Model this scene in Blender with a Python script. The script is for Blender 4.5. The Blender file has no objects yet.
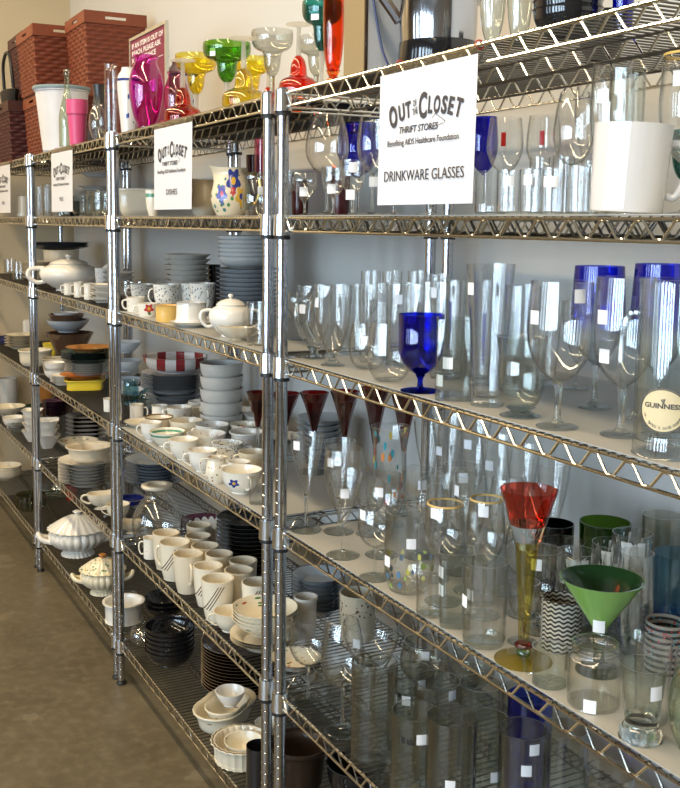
import bpy, bmesh, math, random
from mathutils import Vector, Matrix
random.seed(7)
IN = 0.0254
PI = math.pi
scene = bpy.context.scene
COL = scene.collection

# ------------------------------------------------------------------ camera
F, CX, CY = 1030.65, 305.98, 344.45
CAM = Vector((79.69, -36.97, 61.13)) * IN
YAW, PIT, ROL = 1.10605, 0.11853, 0.008476
fw = Vector((-math.sin(YAW) * math.cos(PIT), math.cos(YAW) * math.cos(PIT), -math.sin(PIT)))
_rt = Vector((math.cos(YAW), math.sin(YAW), 0)); _up = _rt.cross(fw)
rt = math.cos(ROL) * _rt + math.sin(ROL) * _up
up = -math.sin(ROL) * _rt + math.cos(ROL) * _up
cd = bpy.data.cameras.new('camera'); cam = bpy.data.objects.new('camera', cd); COL.objects.link(cam)
cd.sensor_fit = 'HORIZONTAL'; cd.sensor_width = 36; cd.lens = F / 680 * 36
cd.shift_x = (340 - CX) / 680; cd.shift_y = (CY - 394) / 680
cd.clip_start = 0.05
cam.matrix_world = Matrix(((rt.x, up.x, -fw.x, CAM.x), (rt.y, up.y, -fw.y, CAM.y), (rt.z, up.z, -fw.z, CAM.z), (0, 0, 0, 1)))
scene.camera = cam

def proj(p):
    d = Vector(p) - CAM; w = d.dot(fw)
    return CX + F * d.dot(rt) / w, CY - F * d.dot(up) / w, w
def ray(u, v): return fw + (u - CX) / F * rt - (v - CY) / F * up
def on_z(u, v, z):
    d = ray(u, v); return CAM + d * ((z - CAM.z) / d.z)
def on_y(u, v, y):
    d = ray(u, v); return CAM + d * ((y - CAM.y) / d.y)

# ------------------------------------------------------------------ materials
MATS = {}
def newmat(name):
    m = bpy.data.materials.new(name); m.use_nodes = True
    nt = m.node_tree; nt.nodes.clear()
    out = nt.nodes.new('ShaderNodeOutputMaterial')
    return m, nt, out
class NT:
    def __init__(s, nt): s.nt = nt
    def node(s, t, **k):
        n = s.nt.nodes.new(t)
        for a, b in k.items(): setattr(n, a, b)
        return n
    def put(s, sock, v):
        if isinstance(v, bpy.types.NodeSocket): s.nt.links.new(v, sock)
        else: sock.default_value = v
    def m(s, op, a, b=0.0, c=0.0):
        n = s.node('ShaderNodeMath', operation=op); s.put(n.inputs[0], a); s.put(n.inputs[1], b); s.put(n.inputs[2], c); return n.outputs[0]
    def mix(s, f, a, b):
        n = s.node('ShaderNodeMix', data_type='RGBA'); s.put(n.inputs[0], f)
        for i, v in ((6, a), (7, b)):
            s.put(n.inputs[i], (*v, 1) if isinstance(v, tuple) and len(v) == 3 else v)
        return n.outputs[2]
    def obj(s):
        t = s.node('ShaderNodeTexCoord'); x = s.node('ShaderNodeSeparateXYZ'); s.nt.links.new(t.outputs['Object'], x.inputs[0])
        return t.outputs['Object'], x.outputs[0], x.outputs[1], x.outputs[2]
    def noise(s, vec, scale, detail=2.0):
        n = s.node('ShaderNodeTexNoise'); s.put(n.inputs['Scale'], scale); s.put(n.inputs['Detail'], detail); s.nt.links.new(vec, n.inputs['Vector']); return n.outputs[0]
    def band(s, z, lo, hi): return s.m('MULTIPLY', s.m('GREATER_THAN', z, lo), s.m('LESS_THAN', z, hi))
def pbr(name, col, rough=0.5, metal=0.0, var=0.05, scale=6.0, coat=0.0, bump=0.0, bscale=60.0, pattern=None, spec=0.5):
    m, nt, out = newmat(name); n = NT(nt)
    b = n.node('ShaderNodeBsdfPrincipled'); nt.links.new(b.outputs[0], out.inputs[0])
    vec, x, y, z = n.obj()
    c = n.mix(n.noise(vec, scale), tuple(max(0, k * (1 - var)) for k in col), tuple(min(1, k * (1 + var)) for k in col))
    if pattern: c = pattern(n, vec, x, y, z, c)
    nt.links.new(c, b.inputs['Base Color'])
    b.inputs['Roughness'].default_value = rough; b.inputs['Metallic'].default_value = metal
    b.inputs['Coat Weight'].default_value = coat; b.inputs['Coat Roughness'].default_value = 0.06
    b.inputs['Specular IOR Level'].default_value = spec
    if bump:
        bp = n.node('ShaderNodeBump'); bp.inputs['Strength'].default_value = bump; bp.inputs['Distance'].default_value = 0.004
        nt.links.new(n.noise(vec, bscale, 4.0), bp.inputs['Height']); nt.links.new(bp.outputs[0], b.inputs['Normal'])
    MATS[name] = m; return m
def schlick(n, lw): return n.m('MINIMUM', n.m('ADD', 0.07, n.m('MULTIPLY', n.m('POWER', lw.outputs['Facing'], 4.0), 0.7)), 1.0)
def glass(name, tint=(0.99, 0.992, 0.988), edge=(0.50, 0.52, 0.51), rough=0.02, paint=None, gl=1.0):
    """thin clear glass: light goes straight through, more is taken where the wall is seen edge-on, reflections by Fresnel"""
    m, nt, out = newmat(name); n = NT(nt)
    lw = n.node('ShaderNodeLayerWeight'); lw.inputs['Blend'].default_value = 0.5
    f = n.m('POWER', lw.outputs['Facing'], 3.6)
    tr = n.node('ShaderNodeBsdfTransparent'); nt.links.new(n.mix(f, tint, edge), tr.inputs[0])
    g = n.node('ShaderNodeBsdfGlossy'); g.inputs['Roughness'].default_value = rough; g.inputs[0].default_value = (gl, gl, gl, 1)
    mx = n.node('ShaderNodeMixShader'); nt.links.new(schlick(n, lw), mx.inputs[0])
    nt.links.new(tr.outputs[0], mx.inputs[1]); nt.links.new(g.outputs[0], mx.inputs[2])
    last = mx.outputs[0]
    if paint:
        vec, x, y, z = n.obj(); mask, col = paint(n, vec, x, y, z)
        b = n.node('ShaderNodeBsdfPrincipled'); n.put(b.inputs['Base Color'], col); b.inputs['Roughness'].default_value = 0.3
        m2 = n.node('ShaderNodeMixShader'); nt.links.new(mask, m2.inputs[0]); nt.links.new(last, m2.inputs[1]); nt.links.new(b.outputs[0], m2.inputs[2]); last = m2.outputs[0]
    nt.links.new(last, out.inputs[0]); MATS[name] = m; return m

def solid_glass(name, col, rough=0.0):
    m, nt, out = newmat(name); g = nt.nodes.new('ShaderNodeBsdfGlass'); g.inputs[0].default_value = (*col, 1); g.inputs['Roughness'].default_value = rough; g.inputs['IOR'].default_value = 1.47
    nt.links.new(g.outputs[0], out.inputs[0]); MATS[name] = m; return m
def hue(n, vec, scale, size, colors, lo, hi, z, rnd=1.0, zs=1.9):
    v = n.node('ShaderNodeTexVoronoi'); v.inputs['Scale'].default_value = scale; v.inputs['Randomness'].default_value = rnd
    mp = n.node('ShaderNodeMapping'); mp.inputs['Scale'].default_value = (1, 1, zs); n.nt.links.new(vec, mp.inputs[0]); n.nt.links.new(mp.outputs[0], v.inputs['Vector'])
    sep = n.node('ShaderNodeSeparateColor'); n.nt.links.new(v.outputs['Color'], sep.inputs[0])
    mask = n.m('MULTIPLY', n.m('LESS_THAN', v.outputs['Distance'], size), n.band(z, lo, hi))
    r = n.node('ShaderNodeValToRGB'); r.color_ramp.interpolation = 'CONSTANT'
    e = r.color_ramp.elements
    while len(e) < len(colors): e.new(0.5)
    for i, c in enumerate(colors): e[i].position = i / len(colors); e[i].color = (*c, 1)
    n.nt.links.new(sep.outputs[0], r.inputs[0])
    return mask, r.outputs[0]
def P_floral(colors, scale=3.2, size=0.27, lo=0.25, hi=0.8):
    def f(n, vec, x, y, z, c):
        m, k = hue(n, vec, scale, size, colors, lo, hi, z); return n.mix(m, c, k)
    return f
def P_bands(bands):
    def f(n, vec, x, y, z, c):
        for lo, hi, col in bands: c = n.mix(n.band(z, lo, hi), c, col)
        return c
    return f
def P_rband(bands):      # ring bands by radius, for plates
    def f(n, vec, x, y, z, c):
        r = n.m('SQRT', n.m('ADD', n.m('MULTIPLY', x, x), n.m('MULTIPLY', y, y)))
        for lo, hi, col in bands: c = n.mix(n.band(r, lo, hi), c, col)
        return c
    return f
def P_diag(n, vec, x, y, z, c):
    d = n.m('SUBTRACT', n.m('ADD', y, 0.22), n.m('MULTIPLY', n.m('SUBTRACT', z, 0.6), 1.5))
    k = n.m('ABSOLUTE', n.m('SUBTRACT', n.m('FRACT', n.m('ADD', n.m('DIVIDE', d, 0.17), 0.5)), 0.5))
    m = n.m('MULTIPLY', n.m('LESS_THAN', k, 0.2), n.m('LESS_THAN', n.m('ABSOLUTE', d), 0.255))
    m = n.m('MULTIPLY', m, n.m('MULTIPLY', n.m('GREATER_THAN', x, 0.0), n.band(z, 0.30, 0.90)))
    return n.mix(m, c, (0.10, 0.05, 0.035))
def P_spot(y0, z0, r, cols):
    def f(n, vec, x, y, z, c):
        dy = n.m('SUBTRACT', y, y0); dz = n.m('MULTIPLY', n.m('SUBTRACT', z, z0), 1.3)
        d = n.m('SQRT', n.m('ADD', n.m('MULTIPLY', dy, dy), n.m('MULTIPLY', dz, dz)))
        a = n.m('ARCTAN2', dz, dy)
        rr = n.m('ADD', d, n.m('MULTIPLY', n.m('SINE', n.m('MULTIPLY', a, 5.0)), r * 0.22))
        front = n.m('GREATER_THAN', x, 0.0)
        c = n.mix(n.m('MULTIPLY', n.m('LESS_THAN', rr, r), front), c, cols[0])
        c = n.mix(n.m('MULTIPLY', n.m('LESS_THAN', d, r * 0.35), front), c, cols[1])
        return c
    return f
def P_both(*fs):
    def f(n, vec, x, y, z, c):
        for g in fs: c = g(n, vec, x, y, z, c)
        return c
    return f
def P_weave(n, vec, x, y, z, c):
    return n.mix(n.m('MULTIPLY', n.noise(vec, 30.0, 3.0), 0.9), tuple(k * 0.55 for k in (0.36, 0.10, 0.045)), c)

pbr('chrome', (0.52, 0.53, 0.56), 0.11, 1.0, 0.03)
pbr('zinc_wire', (0.70, 0.685, 0.63), 0.13, 1.0, 0.05)
pbr('shaded_wire', (0.13, 0.12, 0.105), 0.35, 1.0, 0.05)  # same wire, darker: shade under the shelves put into the metal colour
pbr('collar', (0.82, 0.83, 0.85), 0.16, 1.0, 0.03)
pbr('black_plastic', (0.012, 0.012, 0.013), 0.45)
pbr('white', (0.80, 0.775, 0.72), 0.13, coat=0.3, var=0.02)
pbr('cream', (0.72, 0.65, 0.51), 0.16, coat=0.3, var=0.03)
pbr('bone', (0.68, 0.60, 0.46), 0.28, var=0.04)
pbr('mug_white', (0.70, 0.675, 0.65), 0.12, coat=0.5, var=0.01)
pbr('grey_glaze', (0.47, 0.48, 0.48), 0.2, coat=0.3, var=0.05)
pbr('pale_blue', (0.52, 0.57, 0.62), 0.2, coat=0.2)
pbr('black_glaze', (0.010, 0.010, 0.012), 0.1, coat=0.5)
pbr('dark_green', (0.012, 0.05, 0.035), 0.3)
pbr('brown_glaze', (0.10, 0.05, 0.03), 0.16, coat=0.4)
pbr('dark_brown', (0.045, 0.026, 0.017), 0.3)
pbr('yellow_glaze', (0.78, 0.50, 0.14), 0.2, coat=0.3)
pbr('bright_yellow', (0.85, 0.64, 0.05), 0.35)
pbr('orange_glaze', (0.62, 0.24, 0.05), 0.25)
pbr('red_plastic', (0.45, 0.02, 0.02), 0.35)
pbr('maroon', (0.10, 0.012, 0.016), 0.2, coat=0.3)
pbr('navy', (0.012, 0.02, 0.10), 0.3)
pbr('purple_glaze', (0.09, 0.03, 0.06), 0.25)
pbr('pewter', (0.20, 0.21, 0.22), 0.3, 0.7)
pbr('pink_pot', (0.68, 0.09, 0.24), 0.35)
pbr('charcoal', (0.035, 0.035, 0.037), 0.25)
pbr('bucket_white', (0.74, 0.74, 0.77), 0.35)
pbr('bucket_rim', (0.22, 0.30, 0.33), 0.4)
pbr('paper', (0.70, 0.70, 0.73), 0.75, var=0.015, scale=3)
pbr('sticker', (0.88, 0.88, 0.90), 0.6, var=0.02)
pbr('ink', (0.05, 0.045, 0.05), 0.7)
pbr('red_ink', (0.19, 0.006, 0.045), 0.5)
pbr('white_ink', (0.85, 0.82, 0.80), 0.6)
pbr('silver_frame', (0.62, 0.60, 0.52), 0.3, 0.8)
pbr('red_wire', (0.6, 0.03, 0.02), 0.4)
pbr('cardboard', (0.30, 0.21, 0.10), 0.85, bump=0.2)
pbr('box_white', (0.60, 0.62, 0.65), 0.4)
pbr('liner', (0.40, 0.395, 0.37), 0.32, var=0.04, spec=0.5)
pbr('liner_brown', (0.16, 0.14, 0.11), 0.4, var=0.04)
pbr('liner_beige', (0.36, 0.33, 0.27), 0.4, var=0.04)
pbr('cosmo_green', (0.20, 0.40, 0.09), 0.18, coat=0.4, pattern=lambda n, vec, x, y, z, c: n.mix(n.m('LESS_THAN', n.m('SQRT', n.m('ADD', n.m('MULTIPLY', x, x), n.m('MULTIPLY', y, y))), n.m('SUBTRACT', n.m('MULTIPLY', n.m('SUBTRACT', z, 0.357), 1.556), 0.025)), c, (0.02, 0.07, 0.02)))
pbr('wicker_black', (0.02, 0.018, 0.018), 0.5, bump=0.4)
pbr('book_blue', (0.02, 0.05, 0.2), 0.5)
pbr('gold', (0.75, 0.48, 0.14), 0.2, 1.0)
pbr('cable', (0.02, 0.03, 0.12), 0.4)
pbr('coaster_label', (0.72, 0.60, 0.36), 0.6)
pbr('basket_wood', (0.22, 0.052, 0.02), 0.5, var=0.25, scale=9)
pbr('basket_weave', (0.17, 0.036, 0.014), 0.6, var=0.35, scale=60, bump=0.2)
pbr('basket_wood_dark', (0.055, 0.014, 0.012), 0.5, var=0.25, scale=9)
pbr('basket_weave_dark', (0.06, 0.010, 0.011), 0.6, var=0.5, scale=34, bump=0.4)
BL = (0.03, 0.05, 0.25); YE = (0.70, 0.42, 0.05); GN = (0.05, 0.17, 0.06); RD = (0.5, 0.05, 0.05); PK = (0.6, 0.15, 0.2)
pbr('diag', (0.74, 0.68, 0.55), 0.18, coat=0.3, var=0.02, pattern=P_diag)
pbr('floral_cup', (0.80, 0.765, 0.68), 0.15, coat=0.3, var=0.02, pattern=P_floral([PK, BL, YE, GN], 2.9, 0.16, 0.3, 0.8))
pbr('blue_floral', (0.78, 0.76, 0.71), 0.15, coat=0.3, var=0.02, pattern=P_floral([BL, (0.1, 0.12, 0.3)], 5.5, 0.2, 0.45, 0.85))
pbr('blue_dots', (0.76, 0.76, 0.72), 0.15, coat=0.3, var=0.02, pattern=P_floral([(0.08, 0.1, 0.12)], 5.5, 0.3, 0.25, 0.95))
pbr('red_flower', (0.80, 0.765, 0.68), 0.15, coat=0.3, var=0.02, pattern=P_both(P_spot(0.1, 0.62, 0.42, (RD, YE)), P_spot(0.15, 0.25, 0.15, (GN, GN))))
pbr('blue_flower', (0.80, 0.765, 0.68), 0.15, coat=0.3, var=0.02, pattern=P_spot(-0.35, 0.55, 0.22, (BL, YE)))
pbr('majolica', (0.72, 0.63, 0.46), 0.2, coat=0.4, var=0.03, pattern=P_both(P_floral([GN, (0.08, 0.25, 0.08), (0.06, 0.2, 0.2)], 3.6, 0.33, 0.08, 0.85), P_spot(0.12, 0.72, 0.31, (BL, YE)), P_spot(0.5, 0.40, 0.25, (YE, BL)), P_spot(-0.45, 0.45, 0.23, ((0.1, 0.12, 0.42), PK)), P_spot(0.1, 0.5, 0.12, (RD, RD))))
pbr('green_rim', (0.78, 0.75, 0.66), 0.2, coat=0.3, pattern=P_bands([(0.72, 0.86, (0.10, 0.30, 0.20))]))
pbr('gold_rim', (0.78, 0.73, 0.62), 0.15, coat=0.3, pattern=P_bands([(0.93, 1.1, (0.22, 0.13, 0.05))]))
pbr('canister_pat', (0.60, 0.53, 0.40), 0.3, pattern=P_floral([(0.10, 0.03, 0.03)], 4.2, 0.26, 0.55, 0.9))
pbr('leaf_plate', (0.76, 0.69, 0.54), 0.2, coat=0.3, pattern=P_floral([GN, (0.04, 0.12, 0.04), (0.45, 0.10, 0.04), GN], 2.2, 0.23, -1, 0.9))
pbr('leaf_dish', (0.74, 0.68, 0.54), 0.2, coat=0.3, pattern=P_floral([(0.22, 0.15, 0.05), (0.25, 0.16, 0.05)], 2.0, 0.17, 0.2, 0.95))
pbr('flag_bowl', (0.70, 0.70, 0.72), 0.2, coat=0.3, pattern=lambda n, vec, x, y, z, c: n.mix(n.m('MULTIPLY', n.m('GREATER_THAN', n.m('SINE', n.m('MULTIPLY', y, 11.0)), 0.15), n.m('GREATER_THAN', z, 0.2)), c, (0.28, 0.02, 0.03)))
pbr('grey_speck', (0.55, 0.53, 0.49), 0.4, var=0.15, scale=40)
pbr('rim_black_plate', (0.58, 0.56, 0.50), 0.2, coat=0.3, pattern=P_rband([(0.0, .97, (0.03, 0.03, 0.03)), (.985, 1.1, (0.45, 0.42, 0.34))]))
pbr('brown_plate', (0.05, 0.03, 0.02), 0.2, coat=0.3, pattern=P_rband([(.97, 1.1, (0.35, 0.27, 0.17))]))
pbr('dark_edge_plate', (0.72, 0.69, 0.64), 0.2, coat=0.3, pattern=P_rband([(0.985, 1.1, (0.10, 0.06, 0.06))]))
pbr('brown_rim_plate', (0.50, 0.50, 0.51), 0.2, coat=0.3, pattern=P_rband([(0.975, 1.1, (0.07, 0.04, 0.03))]))
pbr('slate_plate', (0.44, 0.47, 0.50), 0.2, coat=0.3, pattern=P_rband([(0.96, 1.1, (0.10, 0.10, 0.12))]))
pbr('marble_green', (0.06, 0.09, 0.07), 0.2, coat=0.3, var=0.8, scale=5)
pbr('autumn_platter', (0.45, 0.20, 0.06), 0.3, pattern=P_floral([GN, (0.5, 0.15, 0.03), (0.3, 0.2, 0.05)], 4, 0.33, -1, 2))
pbr('blue_inside', (0.60, 0.54, 0.45), 0.2, coat=0.3, pattern=lambda n, vec, x, y, z, c: n.mix(n.m('MULTIPLY', n.m('LESS_THAN', n.m('SQRT', n.m('ADD', n.m('MULTIPLY', x, x), n.m('MULTIPLY', y, y))), n.m('ADD', n.m('MULTIPLY', z, 0.05), 0.90)), n.m('GREATER_THAN', z, 0.08)), c, (0.012, 0.02, 0.16)))
pbr('ginger_jar', (0.74, 0.73, 0.72), 0.12, coat=0.5, pattern=P_both(P_floral([BL, (0.05, 0.1, 0.35)], 2.6, 0.2, 0.2, 0.75), P_bands([(0.80, 0.84, BL)])))
pbr('tureen_leaf', (0.76, 0.68, 0.50), 0.2, coat=0.3, pattern=P_both(P_floral([GN, YE, GN], 6.0, 0.3, 0.62, 0.95)))
pbr('orange_berry', (0.74, 0.69, 0.57), 0.2, coat=0.3, pattern=P_floral([(0.6, 0.15, 0.03), GN, (0.3, 0.05, 0.03)], 3.4, 0.25, -1, 2))
pbr('woven_bw', (0.5, 0.47, 0.42), 0.6, pattern=lambda n, vec, x, y, z, c: n.mix(n.m('GREATER_THAN', n.m('SINE', n.m('ADD', n.m('MULTIPLY', z, 72.0), n.m('MULTIPLY', n.m('SINE', n.m('MULTIPLY', n.m('ARCTAN2', y, x), 15.0)), 1.3))), 0.0), c, (0.015, 0.015, 0.015)))
pbr('woven_teal', (0.30, 0.26, 0.22), 0.6, pattern=P_both(lambda n, vec, x, y, z, c: n.mix(n.m('GREATER_THAN', n.m('SINE', n.m('MULTIPLY', z, 50.0)), 0.1), c, (0.02, 0.02, 0.02)), P_floral([(0.05, 0.35, 0.42), (0.45, 0.04, 0.04)], 5, 0.27, 0.3, 0.95)))

glass('glass')
glass('glass_cool', (0.97, 0.98, 0.985), (0.42, 0.45, 0.47))
glass('glass_thick', (0.93, 0.95, 0.94), (0.36, 0.39, 0.38), 0.03)
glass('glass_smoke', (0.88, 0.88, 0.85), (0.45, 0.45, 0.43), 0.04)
glass('glass_frost', (0.86, 0.85, 0.82), (0.55, 0.54, 0.52), 0.15)
glass('glass_green_tint', (0.90, 0.93, 0.86), (0.45, 0.52, 0.42))
glass('cobalt', (0.10, 0.16, 0.80), (0.01, 0.02, 0.30))
glass('cobalt_clear', (0.30, 0.38, 0.92), (0.03, 0.05, 0.45))
glass('aqua_clear', (0.55, 0.74, 0.84), (0.20, 0.38, 0.50))
glass('ruby', (0.62, 0.05, 0.07), (0.20, 0.01, 0.02))
glass('ruby_dark', (0.50, 0.03, 0.06), (0.14, 0.005, 0.012))
glass('scarlet', (0.95, 0.33, 0.14), (0.50, 0.04, 0.02))
glass('orange_red', (0.96, 0.44, 0.14), (0.60, 0.06, 0.02))
glass('lemon', (0.97, 0.90, 0.34), (0.70, 0.58, 0.06))
glass('cup_red', (0.85, 0.14, 0.09), (0.35, 0.02, 0.01))
glass('olive_amber', (0.88, 0.83, 0.50), (0.52, 0.45, 0.18))
glass('lime', (0.45, 0.72, 0.16), (0.10, 0.25, 0.02))
glass('moss', (0.36, 0.52, 0.18), (0.10, 0.20, 0.04))
glass('deep_green', (0.22, 0.48, 0.22), (0.03, 0.09, 0.04))
glass('teal', (0.16, 0.55, 0.52), (0.02, 0.20, 0.20))
glass('magenta', (0.93, 0.36, 0.84), (0.55, 0.05, 0.42))
glass('pink_clear', (0.92, 0.62, 0.72), (0.55, 0.18, 0.30))
glass('turquoise', (0.66, 0.80, 0.82), (0.25, 0.42, 0.46))
glass('black_glass', (0.05, 0.05, 0.055), (0.01, 0.01, 0.01))
glass('leaf_glass', (0.62, 0.64, 0.50), (0.22, 0.24, 0.16))
solid_glass('solid_clear', (0.97, 0.98, 0.97)); solid_glass('solid_smoke', (0.84, 0.84, 0.80)); solid_glass('solid_cobalt', (0.08, 0.12, 0.75)); solid_glass('solid_frost', (0.86, 0.85, 0.80), 0.25)
glass('confetti', paint=lambda n, vec, x, y, z: hue(n, vec, 2.9, 0.24, [(0.9, 0.3, 0.05), (0.05, 0.35, 0.42), (0.8, 0.6, 0.1), (0.5, 0.1, 0.1)], 0.25, 0.97, z))
glass('yellow_blossom', paint=lambda n, vec, x, y, z: hue(n, vec, 3.4, 0.30, [(0.62, 0.62, 0.12), (0.7, 0.7, 0.55), (0.35, 0.5, 0.12), (0.10, 0.2, 0.32)], 0.06, 0.42, z))
glass('red_emblem', paint=lambda n, vec, x, y, z: (n.m('MULTIPLY', n.band(z, 0.70, 0.84), n.m('MULTIPLY', n.m('LESS_THAN', n.m('ABSOLUTE', n.m('ADD', y, 0.1)), 0.13), n.m('GREATER_THAN', x, 0.0))), (0.6, 0.02, 0.02, 1)))
glass('gold_rim_glass', paint=lambda n, vec, x, y, z: (n.m('GREATER_THAN', z, 0.985), (0.75, 0.5, 0.15, 1)))
glass('script_glass', (0.88, 0.89, 0.86), (0.42, 0.43, 0.41), paint=lambda n, vec, x, y, z: (n.m('MULTIPLY', n.m('MULTIPLY', n.band(z, 0.74, 0.80), n.m('LESS_THAN', n.m('ABSOLUTE', y), 0.6)), n.m('MULTIPLY', n.m('GREATER_THAN', n.noise(vec, 9.0, 3.0), 0.5), n.m('GREATER_THAN', x, 0.0))), (0.02, 0.02, 0.02, 1)))
glass('white_band_glass', paint=lambda n, vec, x, y, z: (n.m('MULTIPLY', n.band(z, 0.62, 0.95), n.m('GREATER_THAN', n.noise(vec, 4.0, 3.0), 0.56)), (0.6, 0.6, 0.56, 1)))
def rim():  # rims made paler and shinier: their highlight is put into the material
    m, nt, out = newmat('rim_highlight_glass'); n = NT(nt); t = n.node('ShaderNodeBsdfTransparent'); t.inputs[0].default_value = (.8, .81, .8, 1); g = n.node('ShaderNodeBsdfGlossy'); g.inputs['Roughness'].default_value = .3
    x = n.node('ShaderNodeMixShader'); x.inputs[0].default_value = .75; nt.links.new(t.outputs[0], x.inputs[1]); nt.links.new(g.outputs[0], x.inputs[2]); nt.links.new(x.outputs[0], out.inputs[0]); MATS['rim_highlight_glass'] = m
rim()
def frosted():
    m, nt, out = newmat('frosted'); n = NT(nt); t = n.node('ShaderNodeBsdfTransparent'); t.inputs[0].default_value = (.93, .92, .89, 1); d = n.node('ShaderNodeBsdfTranslucent'); d.inputs[0].default_value = (.85, .83, .78, 1)
    b = n.node('ShaderNodeBsdfPrincipled'); b.inputs['Base Color'].default_value = (.78, .76, .70, 1); b.inputs['Roughness'].default_value = .35
    a = n.node('ShaderNodeMixShader'); a.inputs[0].default_value = .5; nt.links.new(d.outputs[0], a.inputs[1]); nt.links.new(b.outputs[0], a.inputs[2])
    x = n.node('ShaderNodeMixShader'); x.inputs[0].default_value = .42; nt.links.new(t.outputs[0], x.inputs[1]); nt.links.new(a.outputs[0], x.inputs[2]); nt.links.new(x.outputs[0], out.inputs[0]); MATS['frosted'] = m
frosted()
def two_tone(name, lo, hi, cut):      # blown glass whose upper part is coloured through
    m, nt, out = newmat(name); n = NT(nt)
    vec, x, y, z = n.obj()
    lw = n.node('ShaderNodeLayerWeight'); f = n.m('POWER', lw.outputs['Facing'], 2.2)
    k = n.m('GREATER_THAN', n.m('ADD', z, n.m('MULTIPLY', n.noise(vec, 1.5), 0.05)), cut)
    sm = n.node('ShaderNodeMapRange'); n.put(sm.inputs[0], z); sm.inputs[1].default_value = cut - 0.1; sm.inputs[2].default_value = cut + 0.1
    cc = n.mix(sm.outputs[0], n.mix(f, lo[0], lo[1]), n.mix(f, hi[0], hi[1]))
    tr = n.node('ShaderNodeBsdfTransparent'); nt.links.new(cc, tr.inputs[0])
    g = n.node('ShaderNodeBsdfGlossy'); g.inputs['Roughness'].default_value = 0.02
    mx = n.node('ShaderNodeMixShader'); nt.links.new(schlick(n, lw), mx.inputs[0]); nt.links.new(tr.outputs[0], mx.inputs[1]); nt.links.new(g.outputs[0], mx.inputs[2])
    nt.links.new(mx.outputs[0], out.inputs[0]); MATS[name] = m
CLR = ((0.97, 0.98, 0.98), (0.55, 0.58, 0.60))
two_tone('blue_top', CLR, ((0.30, 0.36, 0.92), (0.03, 0.05, 0.50)), 0.62)
two_tone('blue_base', ((0.28, 0.52, 0.90), (0.04, 0.16, 0.5)), ((0.70, 0.86, 0.95), (0.34, 0.55, 0.72)), 0.32)

# ------------------------------------------------------------------ mesh helpers
def finish(bm, name, mat=None, smooth=True, ang=38):
    bmesh.ops.remove_doubles(bm, verts=bm.verts, dist=1e-6)
    bmesh.ops.recalc_face_normals(bm, faces=bm.faces)
    me = bpy.data.meshes.new(name); bm.to_mesh(me); bm.free()
    if smooth:
        for p in me.polygons: p.use_smooth = True
        me.set_sharp_from_angle(angle=math.radians(ang))
    if mat: me.materials.append(MATS[mat])
    return me
def cr(pts, n=3):
    if n <= 1: return pts
    out = []
    P = [pts[0]] + list(pts) + [pts[-1]]
    for i in range(1, len(P) - 2):
        a, b, c, d = P[i - 1], P[i], P[i + 1], P[i + 2]
        if b == c: continue
        if a == b: a = b
        for k in range(n):
            t = k / n
            q = [0.5 * (2 * b[j] + (c[j] - a[j]) * t + (2 * a[j] - 5 * b[j] + 4 * c[j] - d[j]) * t * t + (3 * b[j] - a[j] - 3 * c[j] + d[j]) * t ** 3) for j in (0, 1)]
            out.append((max(0.0, q[0]), min(max(q[1], min(b[1], c[1])), max(b[1], c[1]))))
    out.append(pts[-1]); return out
def lathe(bm, prof, seg=28, mod=None, close=False):
    rings = []
    for r, z in prof:
        if r < 1e-5: rings.append([bm.verts.new((0, 0, z))])
        else:
            ring = []
            for k in range(seg):
                t = 2 * PI * k / seg
                rx = r; zz = z
                if mod: rx, zz = mod(r, z, t)
                ring.append(bm.verts.new((rx * math.cos(t), rx * math.sin(t), zz)))
            rings.append(ring)
    pairs = list(zip(rings[:-1], rings[1:]))
    if close: pairs.append((rings[-1], rings[0]))
    for a, b in pairs:
        if len(a) == 1 and len(b) == 1: continue
        for k in range(seg):
            q = (k + 1) % seg
            try:
                if len(a) == 1: bm.faces.new((a[0], b[k], b[q]))
                elif len(b) == 1: bm.faces.new((a[k], a[q], b[0]))
                else: bm.faces.new((a[k], a[q], b[q], b[k]))
            except ValueError: pass
    return bm
def tube(bm, pts, r, seg=8, closed=False, rz=None):
    """round tube through points; r number or list"""
    pts = [Vector(p) for p in pts]; n = len(pts); rings = []
    nrm = None
    for i, p in enumerate(pts):
        a = pts[i - 1] if (i > 0 or closed) else p; b = pts[(i + 1) % n] if (i < n - 1 or closed) else p
        t = (b - a).normalized()
        if nrm is None:
            nrm = t.orthogonal().normalized()
        nrm = (nrm - t * nrm.dot(t)).normalized(); bi = t.cross(nrm)
        rr = r[i] if isinstance(r, (list, tuple)) else r
        rings.append([bm.verts.new(p + (nrm * math.cos(2 * PI * k / seg) + bi * math.sin(2 * PI * k / seg)) * rr) for k in range(seg)])
    m = n if closed else n - 1
    for i in range(m):
        a, b = rings[i], rings[(i + 1) % n]
        for k in range(seg): bm.faces.new((a[k], a[(k + 1) % seg], b[(k + 1) % seg], b[k]))
    if not closed:
        bm.faces.new(rings[0][::-1]); bm.faces.new(rings[-1])
    return bm
def box(bm, lo, hi, mi=0):
    v = [bm.verts.new((x, y, z)) for z in (lo[2], hi[2]) for y in (lo[1], hi[1]) for x in (lo[0], hi[0])]
    for f in ((0, 2, 3, 1), (4, 5, 7, 6), (0, 1, 5, 4), (2, 6, 7, 3), (0, 4, 6, 2), (1, 3, 7, 5)):
        bm.faces.new([v[i] for i in f]).material_index = mi
    return bm
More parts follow.
